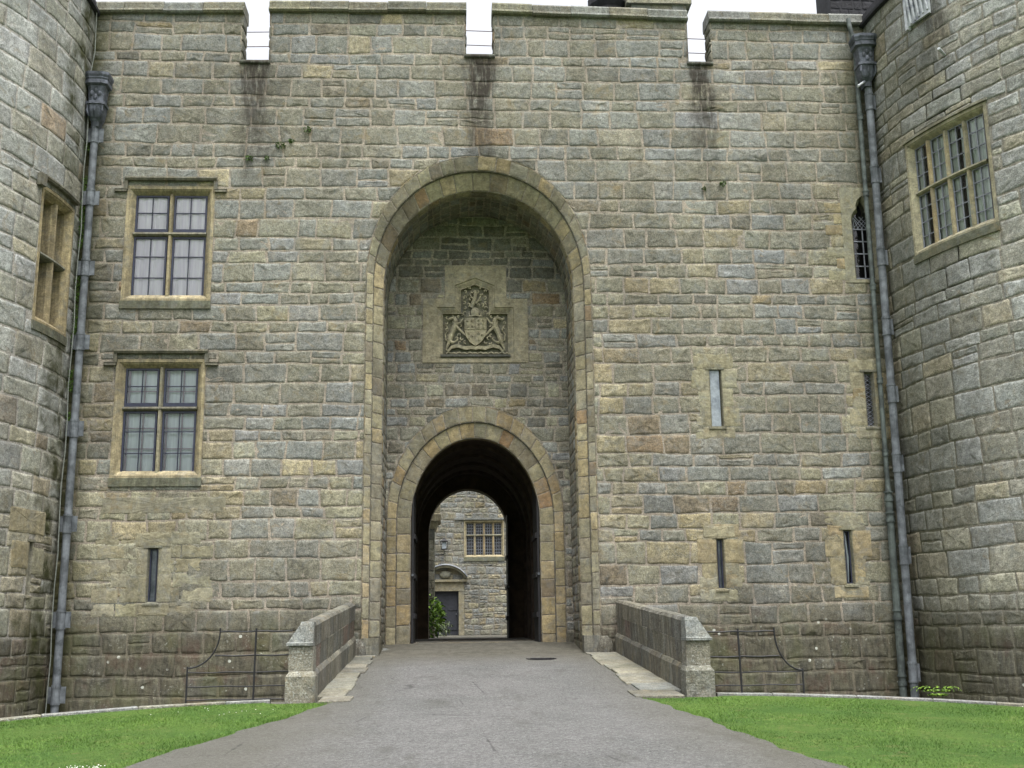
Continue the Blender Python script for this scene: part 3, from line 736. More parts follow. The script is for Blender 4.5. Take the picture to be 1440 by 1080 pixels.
        for k in range(nl):
            a = u0+k*(lw+mw)
            cur(a-.06, a+lw*rnd.uniform(.45, .7), z0-.05, z1+.05, dd-.06, 'curtain', 'drape', .04, 14)
            cur(a+lw*rnd.uniform(.55, .72), a+lw+.06, z0-.05, z1+.05, dd-.08, 'curtain', 'drape', .04, 10)
    return fr
window(PW, W1, 2, 11.27, gate, inner='curtain', label='upper two-light window with white net curtain')
window(PW, W2, 2, 6.87, gate, inner='sky_backing', label='lower two-light window with an added pale sheet for the reflected sky')

def slit(P, r, parent, kind, label, cc=None, name='slit_window'):
    f = MB(); f.cc = cc or pick([(1, PALE), (1, OCH)]); g = .0
    big = (r[0], r[1], r[2], r[3])
    f.rings([[P(*q) for q in rr(big, gg, d)] for gg, d in ((-.012, -.02), (-.012, .012), (.0, .012), (.035, -.12), (.035, -.4))])
    f.pbox(P, r[0]-.1, r[1]+.08, r[3], r[3]+.05, -.02, .03); f.pbox(P, r[0]-.07, r[1]+.07, r[2]-.06, r[2]+.01, -.05, .05, 1, .03)
    fr = f.build(name, 'weathered', parent, label=label)
    a, b, z0, z1 = r[0]+.035, r[1]-.035, r[2]+.03, r[3]-.03
    if kind == 'board':
        q = MB(); q.pbox(P, r[0]+.01, r[1]-.05, r[2]+.02, r[3]-.02, -.1, -.03); q.build('blind_board', 'board', fr); return
    q = MB(); q.rings([[P(*p) for p in rr((a, b, z0, z1), 0, d)] for d in (-.2, -.6)], True, False, True); q.build('dark_inside', 'dark', fr)
    q = MB(); sheet(q, P, a, b, 1, z0, z1, 1, -.13); q.build('pane', 'glass', fr)
    q = MB()
    if kind == 'lattice':
        n = int((z1-z0)/.1); w_ = b-a
        for i in range(n+1):
            for s0, s1 in ((0, 1), (1, 0)):
                za = z0+i*.1; zb = za+.1
                q.tube([P(a+w_*s0, za, -.115), P(a+w_*s1, min(zb, z1), -.115)], .006, 4)
    else:
        q.rings([[P(*p) for p in rr((a, b, z0, z1), gg, d)] for gg, d in ((0, -.13), (0, -.07), (.022, -.07), (.022, -.13))], True)
    if kind == 'sheet':
        w2 = MB(); w2.pbox(P, a+.02, b-.02, z0+.02, z1-.02, -.165, -.14); w2.build('blind', 'board', fr)
    if kind == 'torn':
        w2 = MB(); w2.tube([P((a+b)/2-.02, z1-.03, -.16), P((a+b)/2+.02, (z0+z1)/2, -.16), P((a+b)/2, z0+.03, -.16)], [.015, .03, .012], 6); w2.build('rag', 'sky_tone_rag', fr)
    q.build('glazing_bar', 'sash' if kind != 'lattice' else 'leadcame', fr)
slit(PW, SL, gate, 'sheet', 'slit window with sloping sill low in the left wall')
slit(PW, BL, gate, 'board', 'blocked slit closed by a grey board')
slit(PW, LT, gate, 'lattice', 'slit window with dark diamond lattice')
slit(PW, S3, gate, 'sheet', 'low slit window under a large ochre stone')
slit(PW, S4, gate, 'torn', 'low slit window with a torn pale blind')
# pale stones dressed round the slits
def slab(a, b, c, d_, cc, h=.02): stone(mb, PW, rect(a, b, c, d_), warm(cc, 1.1, .03), min(h, .019), .006, .5)
for r, pal in ((SL, PALE), (BL, PALE), (LT, OCH), (S3, OCH), (S4, OCH)):
    mb = MB(); n = 2 if r[3]-r[2] < 1.3 else 3
    for sg in (-1, 1):
        for i in range(n):
            w_ = rnd.uniform(.25, .5); za = r[2]+(r[3]-r[2])*i/n; zb = r[2]+(r[3]-r[2])*(i+1)/n
            if sg < 0: slab(r[0]-w_, r[0]+.0, za, zb, pick([(1, pal), (1, PALE)]), .03)
            else: slab(r[1], r[1]+w_, za, zb, pick([(1, pal), (1, PALE)]), .03)
    slab(r[0]-.32, r[1]+.3, r[3]+.0, r[3]+rnd.uniform(.3, .42), pick([(3, pal), (1, PALE)]), .032)
    slab(r[0]-.25, r[1]+.3, r[2]-.3, r[2], pick([(1, PALE)]), .03)
    hw = 1.25 if r is SL else .5; z = r[2]-.32; uc = (r[0]+r[1])/2
    while z < r[3]+.3:
        z2 = z+rnd.uniform(.27, .36); a = uc-hw*rnd.uniform(.75, 1.15); b = uc+hw*rnd.uniform(.75, 1.15); cuts = [a]
        while cuts[-1] < b-.5: cuts.append(cuts[-1]+rnd.uniform(.38, .7))
        cuts[-1] = b
        for ca, cb in zip(cuts, cuts[1:]):
            for pa, pb in (((ca, min(cb, r[0])), (max(ca, r[1]), cb)) if (z < r[3] and z2 > r[2]) else ((ca, cb),)):
                if pb-pa > .08: stone(mb, PW, rect(pa, pb, z, z2), warm(pick([(2, pal), (4, PALE), (1.5, TAN)]), 1.14, .03), .014, .004, .5, .008)
        z = z2
    if r is SL: slab(-8.2, -5.3, 4.35, 4.75, LK(136, 132, 108), .015)
    mb.build('slit_surround', 'dress', gate)
mb = MB()
for i in range(7):                                            # alternating jamb stones of the lancet
    za = 10.1+i*.3; w_ = .25 if i % 2 else .48
    slab(9.98-w_, 10.05, za, za+.3, pick([(3, OCH), (2, PALE), (1, TAN)]), .03)
mb.build('lancet_surround', 'dress', gate)
# lancet with ogee head
lpx = [(10.275, 10.18), (10.275, 11.55), (10.27, 11.72), (10.30, 11.83), (10.36, 11.92), (10.43, 11.98), (10.415, 12.04), (10.43, 12.12), (10.47, 12.2), (10.52, 12.3)]
LI = lpx+[(1.04*10-z*0+(10.64-10.4)+.0+(.0), z) if False else (10.52*2-x, z) for x, z in lpx[::-1][1:]]
def off(pts, c, k): return [(c[0]+(x-c[0])*k, c[1]+(z-c[1])*(1+(k-1)*.35)) for x, z in pts]
LO = [(x-.075 if x < 10.5 else (x+.075 if x > 10.54 else x), z+(.0 if z < 11.8 else .03+.05*(z-11.8)/.5)-(0.05 if z < 10.5 else 0)) for x, z in LI]
f = MB(); f.cc = PALE[0]
sheet_cdt(f, PW, rect(9.95, 11.0, 10.05, 12.6), [LO], .024)
f.rings([[PW(x, z, .024) for x, z in LO], [PW(x, z, -.12) for x, z in LI], [PW(x, z, -.4) for x, z in LI]])
f.rings([[PW(x, z, d) for x, z in rect(9.95, 11.0, 10.05, 12.6)] for d in (-.02, .024)])
lan = f.build('lancet_window', 'dress', gate, label='small ogee-headed lancet beside the downpipes')
q = MB(); q.quad(*[PW(x, z, -.35) for x, z in rect(10.2, 10.85, 10.1, 12.4)]); q.build('dark_inside', 'dark', lan)
q = MB(); sheet_cdt(q, PW, LI, [], -.15); q.build('pane', 'glass', lan)
q = MB()
for z in (10.2, 10.53, 10.86, 11.19, 11.52): q.pbox(PW, 10.27, 10.77, z-.012, z+.012, -.15, -.12)
for x in (10.52,): q.pbox(PW, x-.012, x+.012, 10.18, 11.52, -.15, -.12)
for i in range(5):
    q.tube([PW(10.28+i*.11, 11.53, -.13), PW(min(10.74, 10.28+i*.11+.3), min(12.0, 11.53+.33), -.13)], .008, 4)
    q.tube([PW(10.76-i*.11, 11.53, -.13), PW(max(10.3, 10.76-i*.11-.3), min(12.0, 11.53+.33), -.13)], .008, 4)
q.build('glazing_bar', 'leadcame', lan)

# ------------------------------------------------------------------ coat of arms
f = MB(); f.cc = warm(LK(156, 148, 122), 1.3, .04)
def inset_poly(p, k):
    n = len(p); o = []
    for i in range(n):
        a, b, c = Vector(p[i-1]), Vector(p[i]), Vector(p[(i+1) % n])
        d1 = (b-a).normalized(); d2 = (c-b).normalized(); n1 = Vector((-d1.y, d1.x)); n2 = Vector((-d2.y, d2.x))
        q = n1+n2; q = q/max(.3, q.dot(n1)); o.append((b.x+q.x*k, b.y+q.y*k))
    return o
mo = inset_poly(PAN_IN, -.16)
sheet_cdt(f, PB, PAN_OUT, [mo], .03)
f.rings([[PB(x, z, d) for x, z in PAN_OUT] for d in (-.02, .03)])
f.rings([[PB(x, z, d) for x, z in inset_poly(PAN_IN, g)] for g, d in ((-.16, .03), (-.145, -.0), (-.11, -.01), (-.02, -.07), (-.02, -.05), (0, -.05), (0, -.18))])
pan = f.build('heraldic_panel', 'dress', gate, label='carved stone coat of arms in a stepped frame')
q = MB(); q.cc = LK(130, 124, 98); sheet_cdt(q, PB, PAN_IN, [], -.17); q.build('panel_back', 'dress', pan)
q = MB(); q.cc = LK(72, 72, 64); q.pbox(PB, -.3, 1.55, 8.66, 8.735, -.1, .05, 1, .02); q.build('ledge', 'weathered', pan)
RC = warm(LK(160, 153, 126), 1.5, .04)
def HP(a, b): return (.62+(a-594)*.00282, 10.66-(b-272)*.00302)   # carving sketch units to wall metres
def carve(mb, pts, rad, d=-.1, n=7, sq=.8): 
    pts = [HP(*p) for p in pts]; mb.cc = RC
    mb.tube([PB(x, z, d if not isinstance(d, list) else d[i]) for i, (x, z) in enumerate(pts)], [r*.0029 for r in (rad if isinstance(rad, (list, tuple)) else [rad]*len(pts))], n, True, sq)
sh = MB(); sh.cc = RC
sp = [(490, 572), (560, 566), (600, 572), (640, 566), (706, 572), (704, 690), (690, 745), (650, 800), (595, 836), (540, 800), (503, 745), (490, 690)]
spw = [HP(*p) for p in sp]
sh.rings([[PB(x, z, d) for x, z in inset_poly(spw[::-1], g)] for g, d in ((0, -.17), (0, -.06), (.012, -.03), (.03, -.045))], True, False, True)
shield = sh.build('shield', 'dress', pan)
q = MB(); q.cc = RC
for a, b in (((596, 575), (596, 820)), ((497, 680), (700, 680))):
    p0, p1 = HP(*a), HP(*b); q.tube([PB(p0[0], p0[1], -.034), PB(p1[0], p1[1], -.034)], .009, 5)
for cx_, cz_ in ((520, 600), (560, 600), (520, 650), (565, 650), (625, 595), (670, 595), (625, 630), (670, 630), (625, 660), (670, 660), (530, 715), (565, 740), (530, 760), (625, 715), (660, 730), (630, 770)):
    for k in range(2): carve(q, [(cx_-10, cz_+k*9), (cx_, cz_-6+k*9), (cx_+11, cz_+2+k*9)], [3, 7, 3], -.034, 5)
q.build('quartering', 'dress', pan)
for sg in (-1, 1):                                          # rampant beasts either side
    X = lambda a: 594+sg*(594-a)*(-1) if sg > 0 else a
    Mx = (lambda a: a) if sg < 0 else (lambda a: 1190-a)
    q = MB(); q.cc = RC
    Cv = lambda pts, rad, d=-.1: carve(q, [(Mx(a), b) for a, b in pts], rad, d)
    Cv([(345, 815), (352, 770), (375, 715), (398, 668), (412, 628), (410, 600)], [14, 27, 25, 30, 29, 20], -.09)      # trunk
    Cv([(412, 612), (405, 588), (388, 572), (360, 580), (335, 592)], [24, 23, 20, 15, 8], -.075)                       # neck and head
    Cv([(390, 566), (384, 552), (376, 548)], [7, 6, 2], -.07); Cv([(405, 575), (412, 560)], [6, 3], -.08)
    Cv([(412, 650), (445, 680), (478, 712), (505, 738)], [17, 13, 10, 9], -.06)                                        # forelegs
    Cv([(418, 628), (450, 620), (472, 590), (482, 575)], [15, 11, 9, 8], -.07)
    Cv([(352, 775), (378, 800), (405, 790), (430, 770)], [20, 15, 10, 8], -.07)                                        # hind legs
    Cv([(345, 800), (330, 835), (322, 862), (345, 880)], [18, 13, 10, 10], -.08)
    Cv([(345, 790), (318, 770), (312, 720), (335, 690), (330, 650), (312, 640)], [7, 7, 6, 7, 8, 4], -.12)             # tail
    for i in range(7): Cv([(385+i*5, 600+i*12), (378+i*5, 612+i*12), (388+i*5, 622+i*12)], [2, 6, 2], -.065)
    q.build('supporter', 'dress', pan, label='left carved beast' if sg < 0 else 'right carved beast')
q = MB(); q.cc = RC                                         # helm, crown and crest beast
q.ball(PB(*HP(594, 520), -.08), (.12, .07, .13), 12, 6)
for i in range(5): carve(q, [(540+i*27, 560), (536+i*29, 535), (540+i*27, 515)], [7, 8, 3], -.06)
carve(q, [(530, 562), (594, 552), (660, 562)], [8, 9, 8], -.05)
carve(q, [(560, 480), (575, 440), (590, 400), (600, 350), (594, 320)], [18, 22, 20, 18, 12], -.09)
carve(q, [(600, 440), (630, 410), (650, 370)], [12, 10, 6], -.08); carve(q, [(590, 400), (560, 385), (545, 350)], [12, 9, 6], -.08)
q.build('crest', 'dress', pan)
q = MB(); q.cc = RC; cr = random.Random(4)
def curl(cx_, cz_, r, a0, sg):
    carve(q, [(cx_+math.cos(a0+sg*t*.9)*r*(1-t*.13), cz_+math.sin(a0+sg*t*.9)*r*(1-t*.13)) for t in range(6)], [5, 8, 9, 8, 6, 3], cr.uniform(-.11, -.07), 6)
for sg in (-1, 1):
    for cx_, cz_, r in ((500, 330, 16), (540, 350, 16), (505, 385, 20), (550, 400, 14), (490, 430, 18), (530, 450, 20), (495, 480, 18), (500, 525, 22), (470, 545, 18),
                        (330, 570, 14), (320, 620, 16), (330, 680, 17), (350, 735, 14), (440, 560, 15), (455, 640, 14), (445, 730, 18), (420, 760, 16), (470, 760, 20), (500, 790, 18), (450, 800, 16), (395, 830, 14), (540, 300, 12), (570, 330, 14), (565, 455, 14)):
        c = cx_ if sg < 0 else 1190-cx_
        curl(c, cz_, r, cr.uniform(0, 6), cr.choice((-1, 1)))
q.build('mantling', 'dress', pan)
q = MB(); q.cc = RC                                          # motto ribbon
rb = [(330, 885), (370, 840), (430, 828), (500, 850), (560, 842), (595, 850), (630, 842), (690, 850), (760, 828), (820, 840), (860, 885)]
for a, b in zip(rb, rb[1:]):
    pa, pb = HP(*a), HP(*b)
    q.rings([[PB(p[0], p[1]+o, d) for o, d in ((-.05, -.12), (-.045, -.06), (.045, -.06), (.05, -.12))] for p in (pa, pb)], True, True, True)
for i in range(12): carve(q, [(320+i*50, 895), (345+i*50, 885+6*(i % 2)), (368+i*50, 897)], [7, 10, 7], -.1)
q.build('motto_scroll', 'dress', pan)
# ------------------------------------------------------------------ towers
LT_C = (-16.3, 26.4, 7.2); RT_C = (19.8, 27.3, 8.85)
def PL(u, z, d=0.):
    th = -u/LT_C[2]; r = LT_C[2]+d; return Vector((LT_C[0]+r*math.cos(th), LT_C[1]-r*math.sin(th), z))
def PR_(u, z, d=0.):
    th = u/RT_C[2]; r = RT_C[2]+d; return Vector((RT_C[0]-r*math.cos(th), RT_C[1]-r*math.sin(th), z))
DG = math.pi/180
lt = thing('castle_tower', (LT_C[0], LT_C[1], 0), 'round stone tower on the left with white mortar joints, beside the lead downpipe', 'tower')
rt_ = thing('castle_tower', (RT_C[0], RT_C[1], 0), 'round stone tower on the right with a four-light mullioned window high up', 'tower')
WL = (-13.2*DG*7.2, -.3*DG*7.2, 8.42, 11.62); SLL = (-8.6*DG*7.2, -7.4*DG*7.2, 2.45, 3.6)
WR = (11.9*DG*8.85, 28.6*DG*8.85, 10.22, 13.1)
def lf(c, k, t=.0):
    g = (c[0]+c[1]+c[2])/3; return (( c[0]*(1-t)+g*t)*k, (c[1]*(1-t)+g*t*1.02)*k, (c[2]*(1-t)+g*t*.98)*k, 1)
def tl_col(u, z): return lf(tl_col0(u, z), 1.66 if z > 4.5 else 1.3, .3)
def tr_col(u, z): return lf(tr_col0(u, z), 1.62, .4)
def tl_col0(u, z):
    if z < 1.6: return pick([(3, DRK), (2, TAN), (2, RED)])
    if z < 4.9 and abs(u+1.0) < .9: return pick([(4, OCH), (3, PALE), (1, BRN)])
    if z < 5 : return pick([(3, TAN), (2, GREY), (2, PALE)])
    return pick([(7, GREY), (3, TAN), (.8, BRN), (.4, OCH)])
def tr_col0(u, z):
    if z < 1.9: return pick([(3, DRK), (2, TAN), (.6, RED)])
    if z < 4.2: return pick([(3, TAN), (2, GREY), (1.5, OCH), (1, PALE)])
    if z < 14 and u < .9: return pick([(3, TAN), (2, OCH), (2, GREY)])
    return pick([(6, GREY), (4, TAN), (1, PALE), (.7, OCH)])
def tower(P, u0, u1, v0, v1, wins, cf, root, mat, mmat, C, seed, hd=.009):
    hs = [rect(*wv) for wv in wins]; mb = MB()
    masonry(mb, P, u0, u1, Z0, 1.55, hs, cf, ch=(.38, .55), sw=(.5, 1.1), seed=seed, h=.011, mort=.009)
    masonry(mb, P, u0, u1, 1.55, 17.15, hs, cf, ch=(.3, .62), sw=(.45, 1.3), seed=seed+1, h=hd, mort=.011 if root is lt else .008, split=.08, wander=.025, rough=1.2)
    mb.build('stonework', mat, root)
    mb = MB(); sheet_cdt(mb, P, rect(v0, v1, Z0, 17.15), hs, .001, grid=.35); mb.build('mortar', mmat, root)
    mb = MB(); a0, a1 = v0/C[2], v1/C[2]; cx, cy, R = C      # parapet top
    s0 = v0; n = 60
    mb.rings([[P(v0+(v1-v0)*i/n, z, d) for i in range(n+1)] for z, d in ((17.1, .02), (17.13, .11), (17.2, .12), (17.24, .04), (17.46, .03), (17.5, -.6), (15.6, -.6))], False)
    mb.build('coping', 'black_brick', root)
    mb = MB(); mb.lathe(cx, cy, [(R-.5, 15.4), (R-.5, 15.5)], 40); mb.build('roof', 'lead_dark', root)
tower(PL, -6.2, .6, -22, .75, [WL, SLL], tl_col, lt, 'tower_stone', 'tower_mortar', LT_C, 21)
tower(PR_, -.4, 8.2, -.75, 27, [WR], tr_col, rt_, 'tower_stone_r', 'tower_mortar_r', RT_C, 31)
window(PL, WL, 2, 10.05, lt, sur=.2, nu=6, hood='stop', inner=None, mw=.14, deep=.5, label='two-light window with deep golden mullions', cc=OCH[0])
window(PR_, WR, 4, 11.75, rt_, sur=.19, nu=12, hood=None, cols=2, rows=(3, 4), inner='drape', mw=.14, deep=.16, sash='came', label='four-light window with grey curtains', cc=PALE[1], mat='dress')
# flat moulded head over the right tower window
q = MB(); q.cc = PALE[1]; q.pbox(PR_, WR[0]-.05, WR[1]+.05, WR[3]+.01, WR[3]+.09, -.02, .07, 12, .02); q.build('window_head', 'weathered', rt_)
slit(PL, SLL, lt, 'sheet', 'slit window in the left tower')
mb = MB(); stone(mb, PL, rect(-1.9, -.4, 3.75, 4.3), OCH[2], .03, .006, .5); stone(mb, PL, rect(-1.75, -1.08, 3.0, 3.6), OCH[0], .03, .006, .5); stone(mb, PL, rect(-.92, -.35, 2.9, 3.5), PALE[0], .03, .006, .5)
mb.build('slit_surround', 'dress', lt)
# lead chute hanging from the right tower
mb = MB()
for i in range(5):
    u0 = 2.55+i*.14; mb.tube([PR_(u0, 17.3, .1), PR_(u0+.02, 16.6, .16), PR_(u0+.05, 15.95+.02*i, .1)], [.05, .045, .03], 6)
mb.pbox(PR_, 2.5, 3.2, 15.93, 17.4, .03, .09, 3)
mb.pbox(PR_, 2.42, 2.5, 15.85, 17.4, .02, .14)
lead_sp = mb.build('lead_chute', 'lead_white', rt_)
mb = MB(); mb.tube([PR_(3.45, 14.7, .0), PR_(3.6, 14.72, .35)], .035, 6); mb.build('spout', 'lead_white', rt_)

# ------------------------------------------------------------------ chimneys above the roof
c1 = thing('chimney_stack', (5.2, 31, 15.6), 'grey stone chimney stack with a dark pot just above the middle battlements', 'chimney')
mb = MB(); mb.cc = GREY[0]
PC = lambda u, z, d: Vector((5.35+u, 30.4-d, z))
masonry(mb, PC, 0, 1.65, 15.6, 20.6, [], lambda u, z: pick([(2, GREY), (2, TAN)]), ch=(.25, .35)); mb.cc = LK(128, 120, 108); mb.box(5.35, 7.0, 30.41, 31.6, 15.6, 20.6); mb.cc = PALE[1]; mb.box(5.2, 7.15, 30.3, 31.7, 19.75, 20.0)
mb.build('stack', 'court', c1)
mb = MB(); mb.lathe(4.75, 31, [(.5, 15.6), (.5, 19.8), (.62, 19.95), (.62, 20.2), (.42, 20.35), (.42, 20.9)], 14); mb.build('pot', 'black_brick', c1)
c2 = thing('chimney_stack', (12.2, 31.5, 15.6), 'soot-blackened chimney stack behind the corner with the right tower', 'chimney')
mb = MB(); PC = lambda u, z, d: Vector((11.6+u, 31-d, z))
masonry(mb, PC, 0, 1.5, 15.6, 22, [], lambda u, z: (1, 1, 1, 1), ch=(.2, .3), sw=(.2, .5)); mb.box(11.6, 13.1, 31.01, 32.2, 15.6, 22); mb.box(11.5, 13.2, 30.9, 32.3, 19.6, 19.8)
mb.build('stack', 'black_brick', c2)

# ------------------------------------------------------------------ roof walk rails
rl = thing('safety_railing', (0, 28.3, 15.6), 'thin metal rails of the roof walk seen through the gaps of the battlements', 'railing')
for z in (17.02, 17.42, 17.8):
    pass
for z in (16.55, 16.95, 17.38):
    mb = MB(); mb.tube([(-9, 28.3, z+.0), (0, 28.3, z+.25), (10.6, 28.3, z)], .012, 6); mb.build('rail', 'rail', rl)
for x in (-8, -3.2, -1, 2.3, 4.6, 8, 10): mb = MB(); mb.tube([(x, 28.3, 15.6), (x, 28.3, 17.4)], .02, 6); mb.build('post', 'rail', rl)

# ------------------------------------------------------------------ drainpipes
def bracket(x, y, z, r, root, mat, lug=.12, h=.38):
    b = MB()
    for q in (z, z+h): b.tube([(x, y, q-.025), (x, y, q+.025)], r*1.2, 12)
    b.tube([(x, y, z), (x, y, z+h)], r*1.1, 12)
    if lug: b.box(x-r-lug, x+r+lug, y+r*.25, y+r*.55, z+.01, z+h-.01)
    b.build('bracket', mat, root)
lp = thing('drainpipe', (-8.88, 26.72, Z0), 'grey lead drainpipe with ornate hopper in the corner by the left tower', 'drainpipe')
x, y = -8.86, 26.74
mb = MB(); mb.tube([(x, y, Z0), (x, y, 14.1)], .088, 14); mb.build('pipe', 'lead', lp)
for z in (.1, 1.75, 3.92, 6.15, 8.25, 10.1, 11.9, 13.55): bracket(x, y, z, .088, lp, 'lead')
def hopper(x, y, z, w_, root, mat):
    b = MB(); w2 = w_/2
    def sec(k, h_): return [(x-w2*k, y+.17, z+h_), (x-w2*k, y-w2*k*.75, z+h_), (x-w2*k*.55, y-w2*k, z+h_), (x+w2*k*.55, y-w2*k, z+h_), (x+w2*k, y-w2*k*.75, z+h_), (x+w2*k, y+.17, z+h_)]
    b.rings([sec(k, h_) for k, h_ in ((.3, -.12), (.34, 0), (.52, .1), (.66, .3), (.7, .42), (.8, .43), (.8, .5), (.6, .52), (.66, .78), (.74, .92), (.98, .96), (1.0, 1.04), (.92, 1.06), (1.08, 1.18), (1.1, 1.25), (1.0, 1.25), (1.0, 1.1))], True, True, True)
    o = b.build('hopper', mat, root)
    q = MB()
    for i, (dx, dz) in enumerate(((0, .62), (-.1, .72), (.1, .72), (0, .8))): q.ball((x+dx*w_*1.6, y-w2*.66, z+dz), (.05, .03, .07), 8, 5)
    for dx in (-.25, 0, .25): q.tube([(x+dx*w_, y-w2*.5, z+.12), (x+dx*w_*1.3, y-w2*.62, z+.25), (x+dx*w_*1.2, y-w2*.66, z+.4)], [.02, .03, .02], 6)
    q.build('moulded_ornament', mat, o)
    return o
hopper(x+.02, y-.02, 14.05, .58, lp, 'lead_dark')
cb = MB(); pts = [(-9.03, 26.66, Z0)]
for i in range(18): pts.append((-9.02+.02*math.sin(i*1.9), 26.66+.01*math.sin(i), .3+i*.78))
pts += [(-9.06, 26.7, 15.3), (-9.0, 26.75, 16.0), (-9.05, 26.8, 17.4)]
tag(cb.tube(pts, .013, 6) or cb.build('cable', 'cable'), 'thin pale cable running up the wall behind the left drainpipe', 'cable')
LEAN = lambda z: .14*(z-Z0)/16
rp = thing('drainpipe', (10.72, 26.7, Z0), 'thick grey lead drainpipe below a dark ornate hopper by the right tower', 'drainpipe')
x, y = 10.66, 26.62
mb = MB(); mb.tube([(x, y, Z0), (x+LEAN(15.3), y, 15.3)], .095, 14); mb.build('pipe', 'lead', rp)
for z in (.3, 3.0, 5.2, 6.9, 8.6, 10.4, 12.6, 14.6): bracket(x+LEAN(z), y, z, .095, rp, 'lead', 0, .42)
for z in (.3, 3.0, 5.2, 6.9, 8.6, 10.4, 12.6, 14.6): q = MB(); q.box(x+LEAN(z)+.09, x+LEAN(z)+.17, y+.0, y+.03, z, z+.4); q.build('fixing_lug', 'lead', rp)
x += .14
hopper(x-.05, y-.04, 15.32, .6, rp, 'lead_dark')
q = MB(); q.tube([(x-.35, y-.2, 15.15), (x-.1, y-.1, 15.35)], .035, 8); q.build('overflow_spout', 'lead_white', rp)
gp = thing('drainpipe', (10.48, 26.8, Z0), 'thin greenish iron drainpipe running from the coping down beside the thick lead one', 'drainpipe')
x, y = 10.47, 26.82
mb = MB(); mb.tube([(x+.04, 26.85, 17.3), (x+.05, 26.82, 17.05), (x+.14, y, 16.6), (x+LEAN(4.7), y, 4.7)], .058, 12); mb.build('pipe', 'copper', gp)
mb = MB(); mb.tube([(x+LEAN(4.9), y, 4.9), (x+LEAN(4.6), y, 4.6), (x, y, Z0)], [.06, .085, .085], 12); mb.build('lower_pipe', 'copper', gp)
for z in (16.2, 14.4, 12.3, 9.8, 7.4, 5.6): 
    b = MB(); X = x+LEAN(z); b.tube([(X, y, z), (X, y, z+.12)], .075, 12); b.tube([(X, y, z+.12), (X, y, z+.15)], .085, 12); b.build('collar', 'copper', gp)
for z in (4.5, 4.0, 1.7, .2):
    b = MB(); X = x+LEAN(z); b.tube([(X, y, z), (X, y, z+.1)], .105, 12); b.tube([(X, y, z+.2), (X, y, z+.24)], .11, 12); b.build('collar', 'copper', gp)

# ------------------------------------------------------------------ bridge parapets
def parapet(sx, xi, label, name='bridge_parapet'):
    """sx=-1: left one (outer side to the left); xi = inner face"""
    root = thing(name, (xi+sx*.25, 23, zp(23)), label, 'parapet', 'bridge parapets')
    y0, y1 = 19.07, 26.98
    A = [(0, -.05), (0, .40), (.035, .455), (.06, .47), (.42, .47), (.45, .43), (.47, .40), (.47, -.05)]
    B = [(.06, .46), (.05, .84), (.44, .84), (.44, .46)]
    C = [(.05, .84), (.05, 1.17), (.09, 1.22), (.24, 1.23), (.27, 1.2), (.27, 1.17), (.45, .92), (.475, .89), (.475, .845)]
    def row(prof, nm, n, cf, mat, seed):
        r = random.Random(seed); b = MB(); t = [0]+sorted((i+r.uniform(-.25, .25))/n for i in range(1, n))+[1]
        for i in range(n):
            ya, yb = y0+(y1-y0)*t[i], y0+(y1-y0)*t[i+1]; b.cc = cf(r); g = .011; j = r.uniform(-.011, .011)
            cx = sum(p[0] for p in prof)/len(prof); cz = sum(p[1] for p in prof)/len(prof)
            rs = []
            for k, (yy, s) in enumerate([(ya+g, .985), (ya+g+.012, 1)]+[(ya+(yb-ya)*q/4, 1) for q in (1, 2, 3)]+[(yb-g-.012, 1), (yb-g, .985)]):
                rs.append([(xi+sx*(cx+(p-cx)*s)+j+r.uniform(-.004, .004), yy, zp(yy)+cz+(q-cz)*s+r.uniform(-.004, .004)) for p, q in prof])
            b.rings(rs, True, True, True)
        b.build(nm, mat, root, recalc=True)
    row(A, 'plinth', 7, lambda r: pick([(3, DRK), (3, TAN)]), 'weathered', 3+sx)
    row(B, 'wall_course', 8, lambda r: pick([(3, DRK), (2, TAN), (.6, RED)]), 'parapet', 6+sx)
    row(C, 'coping', 7, lambda r: pick([(3, DRK), (2, TAN), (.3, RED)]), 'parapet', 9+sx)
    b = MB(); b.cc = pick([(1, TAN)])                              # end pier
    def ringz(z, x0, x1, ya, yb): return [(xi+sx*x0, ya, zp(19.07)+z), (xi+sx*x1, ya, zp(19.07)+z), (xi+sx*x1, yb, zp(19.07)+z), (xi+sx*x0, yb, zp(19.07)+z)]
    b.rings([ringz(-.08, -.01, .46, 18.8, 19.25), ringz(.38, -.01, .46, 18.8, 19.25), ringz(.44, .02, .42, 18.86, 19.25), ringz(.46, .04, .42, 18.9, 19.25)], True, False, True)
    b.cc = pick([(1, TAN)]); b.rings([ringz(.465, .035, .43, 18.92, 19.3), ringz(.855, .04, .43, 18.92, 19.3)], True, True, True)
    b.build('end_pier', 'capping', root, recalc=True)
    b = MB(); b.cc = pick([(1, GREY)])
    b.rings([ringz(.86, .04, .47, 18.88, 19.3), ringz(.9, .04, .47, 18.88, 19.3), ringz(.915, .045, .45, 18.91, 19.3), ringz(1.19, .045, .27, 18.97, 19.3), ringz(1.24, .05, .25, 19.0, 19.3)], True, True, True)
    b.build('end_cap', 'capping', root, recalc=True)
    b = MB(); b.cc = pick([(1, TAN)]); b.box(*sorted((xi-sx*.02, xi+sx*.76)), 18.62, 19.5, zp(19)-.2, zp(19)-.035); b.build('base_step', 'weathered', root)
parapet(-1, -2.2, 'left stone parapet of the entrance bridge, streaked black with one reddish block')
parapet(1, 3.79, 'right stone parapet of the entrance bridge, streaked dark brown and black')
